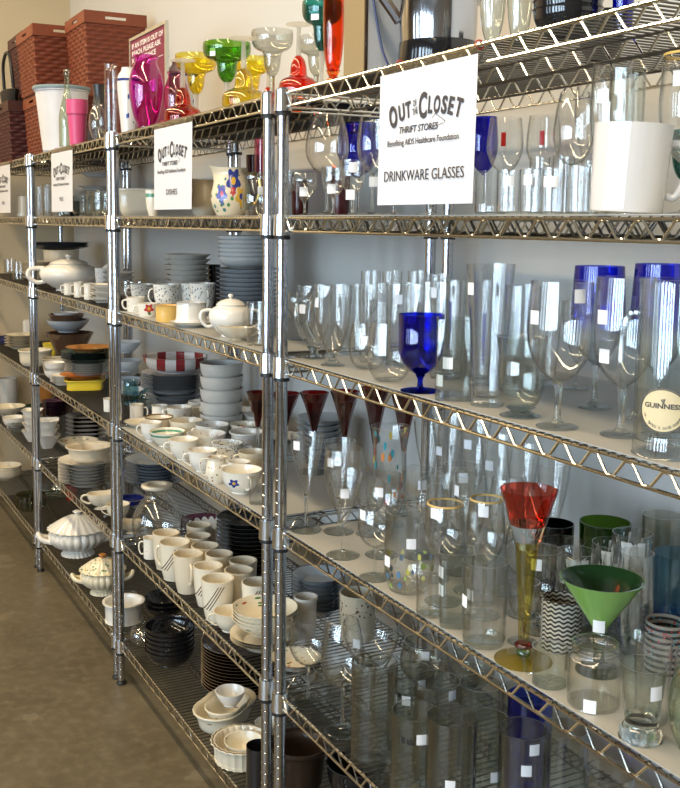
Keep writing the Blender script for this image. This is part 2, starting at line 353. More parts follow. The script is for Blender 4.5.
def curve3(pts, n=6):
    P = [Vector(p) for p in pts]; P = [P[0] * 2 - P[1]] + P + [P[-1] * 2 - P[-2]]; out = []
    for i in range(1, len(P) - 2):
        a, b, c, d = P[i - 1:i + 3]
        for k in range(n):
            t = k / n; out.append(0.5 * (2 * b + (c - a) * t + (2 * a - 5 * b + 4 * c - d) * t * t + (3 * b - a - 3 * c + d) * t ** 3))
    out.append(P[-2]); return out
CLEAR = ('glass', 'glass_cool', 'glass_thick', 'glass_smoke', 'script_glass', 'white_band_glass', 'red_emblem', 'confetti', 'yellow_blossom', 'glass_green_tint')
def link(name, me, parent=None, mat=None):
    o = bpy.data.objects.new(name, me); COL.objects.link(o)
    if parent: o.parent = parent
    if mat:
        while len(me.materials) < (2 if me.get('rim') else 1): me.materials.append(MATS[mat])
        for i, sl in enumerate(o.material_slots):
            want = MATS['rim_highlight_glass'] if i == 1 and mat in CLEAR else MATS[mat]
            if sl.material != want: sl.link = 'OBJECT'; sl.material = want
    return o
def tag(o, label, cat, group=None):
    o['label'] = label; o['category'] = cat
    if group: o['group'] = group
    return o
def struct(name, me, mat):
    o = link(name, me, None, mat); o['kind'] = 'structure'; return o
def empty(name, loc, rz=0.0):
    o = bpy.data.objects.new(name, None); COL.objects.link(o); o.location = loc; o.rotation_euler = (0, 0, rz); o.empty_display_size = 0.02
    return o
# ------------------------------------------------------------------ shapes (radius 1, height 1; a = height / radius)
def shell(out, t, a, tb=None, n=3):
    o = cr(out, n); z0 = o[0][1]; zt = o[-1][1]; tb = (t / a) if tb is None else tb
    inner = []
    for i, (r, z) in enumerate(o):
        p, q = o[max(0, i - 1)], o[min(len(o) - 1, i + 1)]
        dr, dz = q[0] - p[0], (q[1] - p[1]) * a; L = math.hypot(dr, dz) or 1
        nr, nz = -dz / L * t, dr / L * t / a
        if r < 1e-5: continue
        ri, zi = r + nr, z + nz
        if i >= len(o) - 1: zi = zt
        zi = min(max(zi, z0 + tb), zt)
        if ri > 0.015: inner.append((ri, zi))
    inner = [p for i, p in enumerate(inner)]
    low = inner[0][1] if inner else z0 + tb
    return o + inner[::-1] + [(0, low)]
def lm(name, prof, seg=28, mod=None, ang=38):
    me = finish(lathe(bmesh.new(), prof, seg, mod), name, ang=ang)
    if name in ('bowl', 'body'): mark_rim(me, max(z for r, z in prof))
    return me
def mark_rim(me, zt):
    if zt < .99: return
    me['rim'] = 1
    for p in me.polygons:
        if min(me.vertices[i].co.z for i in p.vertices) > zt - 1e-4: p.material_index = 1
def handle(name, y0, z0, y1, z1, out, r, a, flat=1.0, ear=0.0):
    """loop handle on the +y side, from (y0,z0) up to (y1,z1), reaching out"""
    pts = curve3([(0, y0 - 0.04, z0 * a), (0, y0 + out * 0.55, z0 * a - 0.02), (0, max(y0, y1) + out, (z0 * 0.6 + z1 * 0.4) * a), (0, max(y0, y1) + out * 0.92, (z0 * 0.15 + z1 * 0.85) * a), (0, y1 + out * 0.5, z1 * a + ear), (0, y1 - 0.04, z1 * a)], 5)
    bm = tube(bmesh.new(), pts, r, 8)
    for v in bm.verts: v.co.z /= a; v.co.x *= flat
    return finish(bm, name)
def rad_at(prof, z):
    best = 0
    for (r, q), (s, w) in zip(prof[:-1], prof[1:]):
        if min(q, w) - 1e-6 <= z <= max(q, w) + 1e-6:
            k = 0.5 if abs(w - q) < 1e-6 else (z - q) / (w - q); best = max(best, r + (s - r) * k)
    return best or prof[-1][0]
STEM = {  # foot radius, stem radius, stem top z, bowl outline, wall
 'wine': (0.86, 0.09, 0.42, [(0, .42), (.12, .43), (.62, .50), (.92, .62), (1, .72), (.95, .86), (.86, 1)], .04),
 'balloon': (0.78, 0.08, 0.40, [(0, .40), (.12, .405), (.60, .45), (.93, .57), (1, .68), (.90, .84), (.70, 1)], .035),
 'goblet': (0.84, 0.14, 0.20, [(0, .20), (.16, .21), (.60, .30), (.90, .45), (.98, .60), (.97, .8), (1, 1)], .045),
 'big_goblet': (0.62, 0.12, 0.30, [(0, .30), (.14, .31), (.55, .38), (.88, .50), (1, .66), (.98, .8), (.92, 1)], .03),
 'flute': (0.95, 0.11, 0.36, [(0, .36), (.14, .37), (.42, .50), (.68, .66), (.88, .84), (1, 1)], .05),
 'tulip': (0.82, 0.10, 0.30, [(0, .30), (.13, .31), (.42, .42), (.80, .60), (1, .78), (.98, .9), (.9, 1)], .045),
 'martini': (0.60, 0.07, 0.50, [(0, .50), (.06, .505), (.1, .52), (.55, .76), (1, 1)], .03),
 'coupe': (0.66, 0.07, 0.52, [(0, .52), (.1, .525), (.55, .58), (.9, .74), (1, .88), (.99, 1)], .03),
 'cordial': (0.92, 0.13, 0.38, [(0, .38), (.2, .39), (.7, .5), (.95, .68), (.98, .85), (1, 1)], .06),
 'irish': (0.62, 0.26, 0.14, [(0, .14), (.28, .15), (.42, .20), (.68, .34), (.88, .55), (.97, .8), (1, 1)], .06),
 'hurricane': (0.74, 0.36, 0.10, [(0, .10), (.40, .11), (.62, .16), (.80, .30), (.86, .5), (.84, .75), (.92, .95), (1, 1)], .05),
 'margarita': (0.66, 0.10, 0.44, [(0, .44), (.14, .45), (.32, .52), (.40, .62), (.43, .71), (.52, .75), (.80, .785), (.95, .84), (1, .92), (.98, 1)], .035),
}
CUP = {   # outline, wall, bottom thickness, seg
 'tumbler': ([(0, 0), (.86, 0), (.86, 0), (.88, .02), (1, 1)], .055, .07),
 'straight': ([(0, 0), (.95, 0), (.95, 0), (.99, .02), (1, 1)], .05, .06),
 'pilsner': ([(0, 0), (.68, 0), (.68, 0), (.70, .03), (.60, .06), (.66, .2), (.82, .6), (1, 1)], .05, .08),
 'stemless': ([(0, 0), (.45, 0), (.5, 0), (.82, .12), (1, .38), (.98, .62), (.84, 1)], .035, .03),
 'shot': ([(0, 0), (.88, 0), (.9, .02), (.92, .10), (.70, .22), (.78, .4), (1, 1)], .06, .30),
 'jar': ([(0, 0), (.88, 0), (.95, .02), (1, .08), (1, .70), (.97, .76), (.86, .82), (.86, .86), (.90, .88), (.86, .90), (.90, .93), (.86, .96), (.87, 1)], .05, .04),
 'jug': ([(0, 0), (.78, 0), (.8, .01), (.95, .2), (1, .45), (.86, .75), (.78, .88), (.86, 1)], .05, .05),
 'mug': ([(0, 0), (.86, 0), (.90, .01), (.93, .05), (1, 1)], .07, .06),
 'tallmug': ([(0, 0), (.66, 0), (.70, .01), (.80, .15), (.92, .45), (1, 1)], .08, .06),
 'beermug': ([(0, 0), (.94, 0), (.99, .01), (1, .05), (.97, .12), (1, .2), (.99, .9), (1, 1)], .07, .09),
 'cup': ([(0, 0), (.45, 0), (.48, .0), (.46, .07), (.62, .16), (.86, .45), (.95, .8), (1, 1)], .05, .10),
 'demitasse': ([(0, 0), (.80, 0), (.85, .02), (.9, .1), (.92, .9), (1, 1)], .08, .06),
 'ramekin': ([(0, 0), (.82, 0), (.86, .02), (.90, .85), (1, .93), (1, 1)], .08, .08),
 'bowl': ([(0, 0), (.42, 0), (.46, 0), (.45, .08), (.68, .30), (.90, .68), (1, 1)], .045, .12),
 'deepbowl': ([(0, 0), (.50, 0), (.55, 0), (.56, .05), (.80, .28), (.94, .65), (.97, .93), (1, 1)], .045, .10),
 'conebowl': ([(0, 0), (.40, 0), (.42, .03), (.62, .35), (.80, .7), (1, 1)], .04, .10),
 'pot': ([(0, 0), (.66, 0), (.68, .02), (.86, .66), (.86, .68), (.96, .69), (.96, .70), (1, 1)], .06, .05),
 'bucket': ([(0, 0), (.70, 0), (.72, .01), (.96, .94), (.96, .94), (1, .95), (1, 1)], .03, .03),
 'cylvase': ([(0, 0), (.86, 0), (.90, .02), (.88, .5), (.86, .86), (.80, .93), (.9, 1)], .06, .05),
 'roundvase': ([(0, 0), (.45, 0), (.5, .01), (.85, .22), (1, .50), (.8, .80), (.5, .92), (.62, 1)], .04, .05),
 'urnvase': ([(0, 0), (.52, 0), (.56, .01), (.50, .05), (.80, .22), (1, .52), (.95, .72), (.72, .87), (.66, .93), (.76, 1)], .04, .04),
 'gingervase': ([(0, 0), (.6, 0), (.64, .01), (.72, .15), (.90, .5), (1, .76), (.92, .88), (.62, .96), (.62, 1)], .05, .04),
 'pearvase': ([(0, 0), (.80, 0), (.85, .01), (1, .16), (.86, .42), (.50, .7), (.44, .85), (.52, 1)], .05, .03),
 'bottle': ([(0, 0), (.85, 0), (.95, .01), (1, .05), (1, .32), (.92, .45), (.55, .62), (.33, .75), (.28, .93), (.36, .94), (.36, .98), (.30, 1)], .06, .03),
 'carafe': ([(0, 0), (.74, 0), (.8, .01), (1, .25), (.97, .48), (.72, .70), (.48, .82), (.46, .92), (.55, 1)], .03, .03),
 'dotbowl': ([(0, 0), (.70, 0), (.75, .01), (.97, .2), (1, .5), (.97, 1)], .04, .06),
 'votive': ([(0, 0), (.8, 0), (.84, .02), (.92, .3), (1, 1)], .06, .1),
 'canister': ([(0, 0), (.9, 0), (.95, .01), (.97, .05), (1, 1)], .06, .04),
 'casserole': ([(0, 0), (.70, 0), (.76, .02), (.90, .25), (.93, .85), (1, .92), (1, 1)], .06, .06),
 'basin': ([(0, 0), (.6, 0), (.64, 0), (.80, .20), (.90, .80), (1, .92), (1, 1)], .04, .08),
}
PLATE = {
 'plate': [(0, 0), (.58, 0), (.60, 0), (.62, .10), (.72, .45), (1, 1)],
 'coupeplate': [(0, 0), (.5, 0), (.52, 0), (.70, .2), (.9, .6), (1, 1)],
 'saucer': [(0, 0), (.5, 0), (.52, 0), (.55, .14), (.8, .5), (1, 1)],
}
def flute_mod(k, amp, lo=-9, hi=9):
    def f(r, z, t):
        w = amp if lo <= z <= hi else 0.0
        return r * (1 + w * (abs(math.cos(k * t / 2)) - 0.6)), z
    return f
def square_mod(p=5.0):
    def f(r, z, t):
        c, s = abs(math.cos(t)), abs(math.sin(t)); return r / ((c ** p + s ** p) ** (1 / p)), z
    return f
def oval_mod(k):
    def f(r, z, t): return r * math.hypot(math.cos(t) * k, math.sin(t)), z
    return f
CACHE = {}
def shapes(kind, a):
    a = round(a * 4) / 4 or 0.25
    key = (kind, a)
    if key not in CACHE: CACHE[key] = _shapes(kind, a)
    return CACHE[key]
def _shapes(kind, a):
    """list of (part name, mesh, material role, sub-parts) and an outline for radii"""
    k = kind.split('+'); base = k[0]; P = []; slim = .5 if 'slim' in k else 1.0
    if base in STEM:
        fr, sr, zs, bowl, t = STEM[base]
        foot = cr([(0, 0), (fr, 0), (fr, 0), (fr, .012), (fr * .5, .022), (sr * 1.5, .04), (sr, .06)], 3) + [(0, .06)]
        stem = cr([(sr, .055), (sr * .8, (zs + .055) / 2), (sr, zs - .03), (sr * 1.6, zs + .012)], 3)
        stem = [(0, .055)] + stem + [(0, zs + .012)]
        if base == 'margarita' : stem = [(0, .055), (sr * 1.0, .055), (sr * 1.15, .25), (sr * 1.3, zs + .01), (0, zs + .01)]
        mod = flute_mod(14, .05, -1, .62) if 'cut' in k else None
        out = shell(bowl, t, a)
        P = [('bowl', lm('bowl', out, 28, mod), 0), ('stem', lm('stem', stem, 12), 1), ('foot', lm('foot', foot, 28), 1)]
        if base == 'irish': P.append(('handle', handle('handle', .62, .30, .96, .84, .42, .085, a), 1))
        return P, cr(bowl) 
    if base in CUP:
        out, t, tb = CUP[base]; mod = None; seg = 28; t *= slim; tb *= slim
        if 'cut' in k: mod = flute_mod(16, .07, .04, .5); seg = 48
        if 'facet' in k: mod = square_mod(3.0)
        if 'square' in k: mod = square_mod(6); seg = 40
        if 'rib' in k: mod = flute_mod(24, .07); seg = 72
        if 'oct' in k: seg = 8
        if 'oval' in k: mod = oval_mod(.62)
        if 'swirl' in k: 
            mod = lambda r, z, th: (r * (1 + .09 * math.sin(9 * th + 5 * z)), z); seg = 72
        if 'scal' in k:
            mod = lambda r, z, th: (r * (1 + .10 * z * (abs(math.cos(5 * th)) - .6)), z * (1 + .10 * (abs(math.cos(5 * th)) - .6))); seg = 80
        body = 'body'
        if base in ('tumbler', 'straight', 'pilsner', 'shot') and not k[1:2] == ['square']:
            o = cr(out, 3); lo = [p for p in o if p[1] <= tb]; hi = [p for p in o if p[1] > tb]; rb = hi[0][0]
            side = [(rb, tb + .002)] + hi; inn = [(r - t, z) for r, z in side[::-1]]
            tube_ = finish(lathe(bmesh.new(), side + inn, seg, mod, True), body); mark_rim(tube_, 1.0)
            P = [(body, tube_, 0), ('base', lm('base', lo + [(rb, tb), (rb - t * .5, tb), (rb - t * 2.5, tb * .8), (0, tb * .7)], seg, mod), 3)]
        else: P = [(body, lm(body, shell(out, t, a, tb), seg, mod, 30 if seg == 8 else 38), 0)]
        if base in ('mug', 'beermug', 'demitasse'): P.append(('handle', handle('handle', .95, .22, .97, .80, .42 if base != 'demitasse' else .5, .10 if base != 'beermug' else .11, a), 0))
        if base == 'tallmug': P.append(('handle', handle('handle', .84, .30, .97, .80, .40, .10, a), 0))
        if base == 'cup': P.append(('handle', handle('handle', .70, .30, .93, .82, .36, .055, a), 0))
        if base == 'jug': 
            P.append(('handle', handle('handle', .93, .30, .84, .92, .55, .08, a), 0))
            bm = lathe(bmesh.new(), [(.0, .0), (.05, .02), (.24, .16), (.30, .20), (.26, .20), (.02, .05)], 14)
            for v in bm.verts: v.co = Vector((v.co.x * .8, -.70 + v.co.y * 1.1, .82 + v.co.z))
            P.append(('spout', finish(bm, 'spout'), 0))
        if base == 'carafe':
            P.append(('lid', lm('lid', cr([(0, .97), (.50, .97), (.60, .975), (.63, 1.0), (.60, 1.03), (.40, 1.035), (.34, 1.01)], 3) + [(0, 1.01)], 28), 1))
        if base == 'bucket': P.append(('rim_band', lm('rim_band', [(.99, .975), (1.05, .975), (1.06, 1.0), (1.05, 1.025), (.95, 1.025), (.95, 1.0)], 28), 1))
        if 'lid' in k:
            L = cr([(1.02, 1.0), (1.03, 1.01), (.98, 1.05), (.70, 1.16), (.30, 1.24), (.10, 1.27)], 3); P.append(('lid', lm('lid', [(0.9, 1.0)] + L + [(0, 1.27)], 28 if seg < 60 else seg, mod), 0))
            P.append(('knob', lm('knob', cr([(.08, 1.26), (.07, 1.30), (.16, 1.36), (.13, 1.42)], 3) + [(0, 1.43)], 14), 1))
        if 'ears' in k:
            bm = bmesh.new()
            for s in (1,): tube(bm, curve3([(-.30, .86, .72 * a), (-.28, 1.18, .80 * a), (0, 1.28, .82 * a), (.28, 1.18, .80 * a), (.30, .86, .72 * a)], 5), .07, 8)
            for v in bm.verts: v.co.z /= a
            me = finish(bm, 'handle'); P.append(('handle', me, 0)); P.append(('handle~180', me, 0))
        return P, cr(out)
    if base in PLATE:
        pl = PLATE[base]; mod = None; seg = 40
        if 'square' in k: mod = square_mod(6)
        if 'scal' in k: mod = lambda r, z, th: (r * (1 + .03 * math.cos(16 * th)), z); seg = 64
        if 'oct' in k: seg = 8
        if 'oval' in k: mod = oval_mod(.66)
        return [('body', lm('body', shell(pl, .025 if slim == 1.0 else .018, a, n=2), seg, mod), 0)], pl
    if base in ('teapot', 'sugar'):
        out = [(0, 0), (.42, 0), (.46, .01), (.44, .05), (.62, .12), (.92, .30), (1, .46), (.93, .62), (.66, .72), (.62, .74)]
        P = [('body', lm('body', shell(out, .05, a), 32), 0)]
        P.append(('lid', lm('lid', [(0, .74), (.66, .74), (.68, .755)] + cr([(.66, .76), (.50, .83), (.25, .88), (.08, .89)], 3) + [(0, .89)], 28), 0))
        P.append(('knob', lm('knob', cr([(.06, .88), (.06, .91), (.13, .95), (.09, 1.0)], 3) + [(0, 1.0)], 14), 0))
        P.append(('handle', handle('handle', .84, .25, .86, .62, .50, .08, a), 0))
        if base == 'teapot':
            bm = tube(bmesh.new(), curve3([(0, -.80, .28 * a), (0, -1.12, .38 * a), (0, -1.22, .58 * a), (0, -1.42, .72 * a)], 5), [.20 - .007 * i for i in range(16)], 12)
            for v in bm.verts: v.co.z /= a
            P.append(('spout', finish(bm, 'spout'), 0))
        else:
            P.append(('handle~180', P[-1][1], 0))
        return P, out
    if base == 'tureen':
        mod = flute_mod(22, .07); sg = 88
        out = [(0, 0), (.52, 0), (.58, .02), (.50, .08), (.42, .12), (.78, .22), (1, .38), (.98, .50), (.92, .56), (1.04, .60)]
        P = [('body', lm('body', shell(out, .05, a), sg, mod), 0)]
        P.append(('lid', lm('lid', [(0, .60), (1.0, .60), (1.05, .615)] + cr([(1.0, .625), (.86, .68), (.50, .82), (.16, .90)], 4) + [(0, .905)], sg, mod), 0))
        P.append(('knob', lm('knob', cr([(.12, .895), (.09, .93), (.17, .97), (.08, 1.0)], 3) + [(0, 1.0)], 14), 1))
        bm = tube(bmesh.new(), curve3([(-.3, .84, .34 * a), (-.2, 1.22, .40 * a), (0, 1.36, .50 * a), (.2, 1.22, .40 * a), (.3, .84, .34 * a)], 5), .09, 8)
        for v in bm.verts: v.co.z /= a
        me = finish(bm, 'handle'); P += [('handle', me, 0), ('handle~180', me, 0)]
        return P, out
    if base == 'pitcher':
        out = [(0, 0), (.62, 0), (.70, .01), (.94, .20), (1, .42), (.84, .72), (.74, .86), (.80, 1)]
        def mod(r, z, t):      # the lip drawn out on the -y side
            k_ = max(0, math.cos(t + PI / 2)) ** 6; return r * (1 + .45 * k_ * max(0, (z - .7) / .3)), z + .05 * k_ * max(0, (z - .8) / .2)
        P = [('body', lm('body', shell(out, .05, a), 40, mod), 0), ('handle', handle('handle', .93, .28, .80, .88, .50, .09, a), 1)]
        return P, out
    if base == 'gravy':
        out = [(0, 0), (.5, 0), (.5, .04), (.3, .14), (.7, .35), (.95, .7), (1, 1)]
        def mod(r, z, t):
            k_ = max(0, math.cos(t + PI / 2)) ** 3; return r * math.hypot(.62 * math.cos(t), math.sin(t)) * (1 + .3 * k_ * z), z + .18 * k_ * z * z
        P = [('body', lm('body', shell(out, .05, a), 40, mod), 0), ('handle', handle('handle', .74, .40, .94, .9, .40, .07, a), 0)]
        return P, out
    if base == 'shell':
        def mod(r, z, t):
            k_ = abs(math.cos(6 * t)); return r * (1 + .07 * k_) * (.72 + .28 * math.cos(t)) , z * (1 + .18 * (k_ - .5))
        out = [(0, 0), (.3, 0), (.34, 0), (.7, .3), (.9, .7), (1, 1)]
        return [('body', lm('body', shell(out, .05, a), 84, mod), 0)], out
    if base == 'cone_flute':     # tall red trumpet on a long clear stem
        bowl = [(0, .50), (.16, .505), (.22, .55), (.45, .72), (.74, .88), (1, 1)]
        P = [('bowl', lm('bowl', shell(bowl, .06, a), 8, None, 20), 0), ('stem', lm('stem', [(0, .03), (.14, .03), (.11, .2), (.13, .505), (0, .505)], 12), 1), ('foot', lm('foot', [(0, 0), (1.0, 0), (1.0, .008), (.16, .03), (0, .03)], 28), 1)]
        return P, bowl
    if base == 'trumpet':        # red cone, grey neck, amber tube, bead, ring, amber foot
        P = [('cup', lm('cup', [(.60, .80), (.64, .80), (1, 1), (.96, 1)], 32), 0)]
        P.append(('neck', lm('neck', [(.34, .66), (.40, .66), (.63, .80), (.58, .80)], 28), 1))
        P.append(('tube', lm('tube', [(0, .10), (.19, .10), (.24, .30), (.42, .70), (.38, .70), (.18, .30), (0, .13)], 24), 2))
        P.append(('bead', lm('bead', cr([(.1, .072), (.26, .075), (.34, .09), (.26, .105), (.1, .108)], 3), 20), 3))
        P.append(('ring', lm('ring', [(.0, .03), (.24, .03), (.26, .05), (.22, .072), (0, .072)], 20), 4))
        P.append(('foot', lm('foot', cr([(0, 0), (.95, 0), (.98, .004), (.95, .012), (.4, .024), (.2, .034)], 3) + [(0, .034)], 32), 2))
        return P, [(.4, 0), (.6, .8), (1, 1)]
    if base == 'cosmo':
        P = [('bowl', lm('bowl', shell([(0, .42), (.12, .43), (.30, .55), (1, 1)], .06, a), 36), 0), ('stem', lm('stem', [(0, .04), (.16, .04), (.12, .2), (.2, .43), (0, .43)], 16), 1), ('foot', lm('foot', [(0, 0), (.55, 0), (.55, .015), (.18, .045), (0, .045)], 32), 1)]
        return P, [(.2, .42), (1, 1)]
    raise KeyError(kind)

NAMES = {'wine': 'wine_glass', 'balloon': 'balloon_glass', 'goblet': 'goblet', 'big_goblet': 'goblet', 'flute': 'champagne_flute', 'tulip': 'tulip_glass', 'martini': 'martini_glass', 'coupe': 'coupe_glass', 'cordial': 'cordial_glass', 'irish': 'footed_mug', 'hurricane': 'footed_tumbler', 'margarita': 'margarita_glass', 'tumbler': 'tumbler', 'straight': 'tumbler', 'pilsner': 'beer_glass', 'stemless': 'stemless_glass', 'shot': 'shot_glass', 'jar': 'glass_jar', 'jug': 'jug', 'mug': 'mug', 'tallmug': 'mug', 'beermug': 'beer_mug', 'cup': 'teacup', 'demitasse': 'coffee_cup', 'ramekin': 'ramekin', 'bowl': 'bowl', 'deepbowl': 'bowl', 'conebowl': 'bowl', 'pot': 'flower_pot', 'bucket': 'bucket', 'cylvase': 'vase', 'roundvase': 'vase', 'urnvase': 'vase', 'gingervase': 'vase', 'pearvase': 'vase', 'bottle': 'bottle', 'carafe': 'carafe', 'dotbowl': 'bowl', 'votive': 'candle_cup', 'canister': 'canister', 'casserole': 'casserole_dish', 'basin': 'serving_dish', 'plate': 'plate', 'coupeplate': 'plate', 'saucer': 'saucer', 'teapot': 'teapot', 'sugar': 'sugar_bowl', 'tureen': 'tureen', 'pitcher': 'pitcher', 'gravy': 'gravy_boat', 'shell': 'shell_dish', 'cone_flute': 'trumpet_flute', 'trumpet': 'trumpet_goblet', 'cosmo': 'martini_glass'}
CATS = {'wine_glass': 'glass', 'balloon_glass': 'glass', 'champagne_flute': 'glass', 'tulip_glass': 'glass', 'martini_glass': 'glass', 'coupe_glass': 'glass', 'cordial_glass': 'glass', 'margarita_glass': 'glass', 'footed_tumbler': 'glass', 'beer_glass': 'glass', 'stemless_glass': 'glass', 'shot_glass': 'glass', 'tumbler': 'glass', 'trumpet_flute': 'glass', 'goblet': 'glass', 'trumpet_goblet': 'glass', 'footed_mug': 'mug', 'beer_mug': 'mug', 'glass_jar': 'jar', 'teacup': 'cup', 'coffee_cup': 'cup', 'shell_dish': 'dish', 'casserole_dish': 'dish', 'serving_dish': 'dish', 'flower_pot': 'pot', 'candle_cup': 'cup', 'gravy_boat': 'gravy boat', 'sugar_bowl': 'sugar bowl', 'trumpet_goblet': 'glass'}

# ------------------------------------------------------------------ shelf heights, item list
SH = {1: 71.7 * IN, 2: 61.55 * IN, 3: 49.6 * IN, 4: 34.7 * IN, 5: 19.85 * IN, 6: 6.0 * IN}
DEPTH = 16.6 * IN
ITEMS = []
def base_z(s, x):
    return SH[s] + 0.0024
def it(kind, s, u, b, vt, w, mats, label, group=None, h=0.0, st=(), inv=False, n=1, th=None, rot=0.0, on=None, dz=0.0, H=None, fixed=False, tilt=0.0, where=None, name=None, cat=None, stk=0.55):
    """one thing (or stack of n) on shelf s: u = picture column, b = base row or depth on the shelf in metres, vt = top row, w = width"""
    u_, x = u, 0.0
    z = SH[s] + 0.0024
    if on is not None:
        x, y = on['x'], on['y']; z = on['z'] + on['H'] * on.get('topk', 1.0) + dz
        uu, vv, ww = proj((x, y, z)); x += (u - uu) * ww / F * 1.0
    elif b > 1: p = on_z(u, b, z); x, y = p.x, p.y
    else:
        y = b; x = 0.0; v = 400
        for _ in range(6): x = on_y(u, v, y).x; v = proj((x, y, z))[1]
    if on is None:
        Re = w / 2 * proj((x, y, z))[2] / F; lim = WX + Re + 0.02
        if x < lim:      # keep clear of the side wall: slide forward along the line of sight
            r_ = ray(u, proj((x, y, z))[1]); x = lim; y = (CAM + r_ * ((x - CAM.x) / r_.x)).y
        z = base_z(s, x)
    u0, vb, wd = proj((x, y, z))
    R = w / 2 * wd / F
    if H is None:
        zt = z + (vb - vt) * wd / F
        for _ in range(3): zt += (proj((x, y, zt))[1] - vt) * wd / F
        H = zt - z
    else: H *= IN
    H = max(H, 0.006)
    if s > 1 and on is None: H = min(H, SH[s - 1] - .040 - z)
    d = dict(kind=kind, s=s, x=x, y=y, z=z, R=R, H=H, mats=mats.split('/'), label=label, group=group, h=h, inv=inv, n=n, th=th, rot=rot, on=on, dz=dz, fixed=fixed, tilt=tilt, where=where, name=name, cat=cat, stk=stk, ox=x, oy=y)
    d['st'] = [((su - u) / (w / 2), (vb - sv) / max(1, vb - vt)) for su, sv in st]
    ITEMS.append(d); return d
def stack(kind, s, u, b, vt, w, n, mats, desc, where, group, **k):
    return it(kind, s, u, b, vt, w, mats, desc, group, n=n, where=where, **k)
ORD = ['first', 'second', 'third', 'fourth', 'fifth', 'sixth', 'seventh', 'eighth', 'ninth', 'tenth', 'eleventh', 'twelfth']
def row(kind, s, mats, desc, where, group, lst, **k):
    """like things side by side, counted from the left"""
    for i, (u, b, vt, w, st) in enumerate(lst):
        it(kind, s, u, b, vt, w, mats, f'{desc}, {ORD[i]} from left {where}', group, st=st, **k)

def relax():
    posts = [(x * IN, y) for x in (1.4, -1.4, -47.9, -49.9, -97.0, -99.2, 47.5) for y in (0.0, DEPTH)]
    for s in SH:
        L = [d for d in ITEMS if d['s'] == s and d['on'] is None]
        for itn in range(200):
            mv = 0
            for i, p in enumerate(L):
                for q in L[i + 1:]:
                    dx, dy = q['x'] - p['x'], q['y'] - p['y']; D = math.hypot(dx, dy) or 1e-4; need = (p['R'] + q['R']) * 1.0 + 0.0012
                    need *= 1.0
                    if D < need:
                        e = (need - D) * 0.5; wx, wy = dx / D, dy / D
                        wp = 0.0 if p['fixed'] else (1.0 if not q['fixed'] else 2.0); wq = 0.0 if q['fixed'] else (1.0 if not p['fixed'] else 2.0)
                        # the thing in front holds its place better than the one behind it
                        if wp and wq: k = 0.25 if p['y'] < q['y'] else 1.75; wp *= k; wq *= 2 - k
                        p['x'] -= wx * e * wp; p['y'] -= wy * e * wp; q['x'] += wx * e * wq; q['y'] += wy * e * wq; mv += e
                for px, py in posts:
                    dx, dy = p['x'] - px, p['y'] - py; D = math.hypot(dx, dy) or 1e-4; need = p['R'] + 0.020
                    if D < need and not p['fixed']: p['x'] += dx / D * (need - D); p['y'] += dy / D * (need - D)
                lo, hi = min(p['R'] * 0.8, 0.2), DEPTH + 0.035 - p['R']
                if not p['fixed']: p['y'] = min(max(p['y'], lo), max(hi, lo))
            if mv < 1e-5: break
    for d in ITEMS:
        if d['on'] is not None:
            d['x'] += d['on']['x'] - d['on']['ox']; d['y'] += d['on']['y'] - d['on']['oy']; d['ox'] = d['ox']

STK = {}
def sticker_mesh(r):
    r = max(0.008, round(r / 0.004) * 0.004)
    if r not in STK:
        bm = bmesh.new(); W = 0.0085; n = 6; rows = []
        for i in range(n + 1):
            t = (i / n - 0.5) * 2 * W / r; c = []
            for rr in (r + 0.0004, r + 0.0009):
                for zz in (-0.0095, 0.0095): c.append(bm.verts.new((rr * math.cos(t) - r, rr * math.sin(t), zz)))
            rows.append(c)
        for a, b in zip(rows[:-1], rows[1:]):
            for f in ((0, 1), (3, 2), (1, 3), (2, 0)): bm.faces.new((a[f[0]], a[f[1]], b[f[1]], b[f[0]]))
        bm.faces.new([rows[0][i] for i in (0, 1, 3, 2)]); bm.faces.new([rows[-1][i] for i in (0, 2, 3, 1)])
        STK[r] = finish(bm, 'price_sticker', 'sticker')
    return STK[r]
SOLID = {'glass': 'solid_clear', 'glass_cool': 'solid_clear', 'glass_thick': 'solid_clear', 'glass_smoke': 'solid_smoke', 'glass_frost': 'frosted', 'cobalt': 'solid_cobalt', 'script_glass': 'solid_smoke', 'white_band_glass': 'solid_clear', 'gold_rim_glass': 'solid_clear', 'confetti': 'solid_clear'}
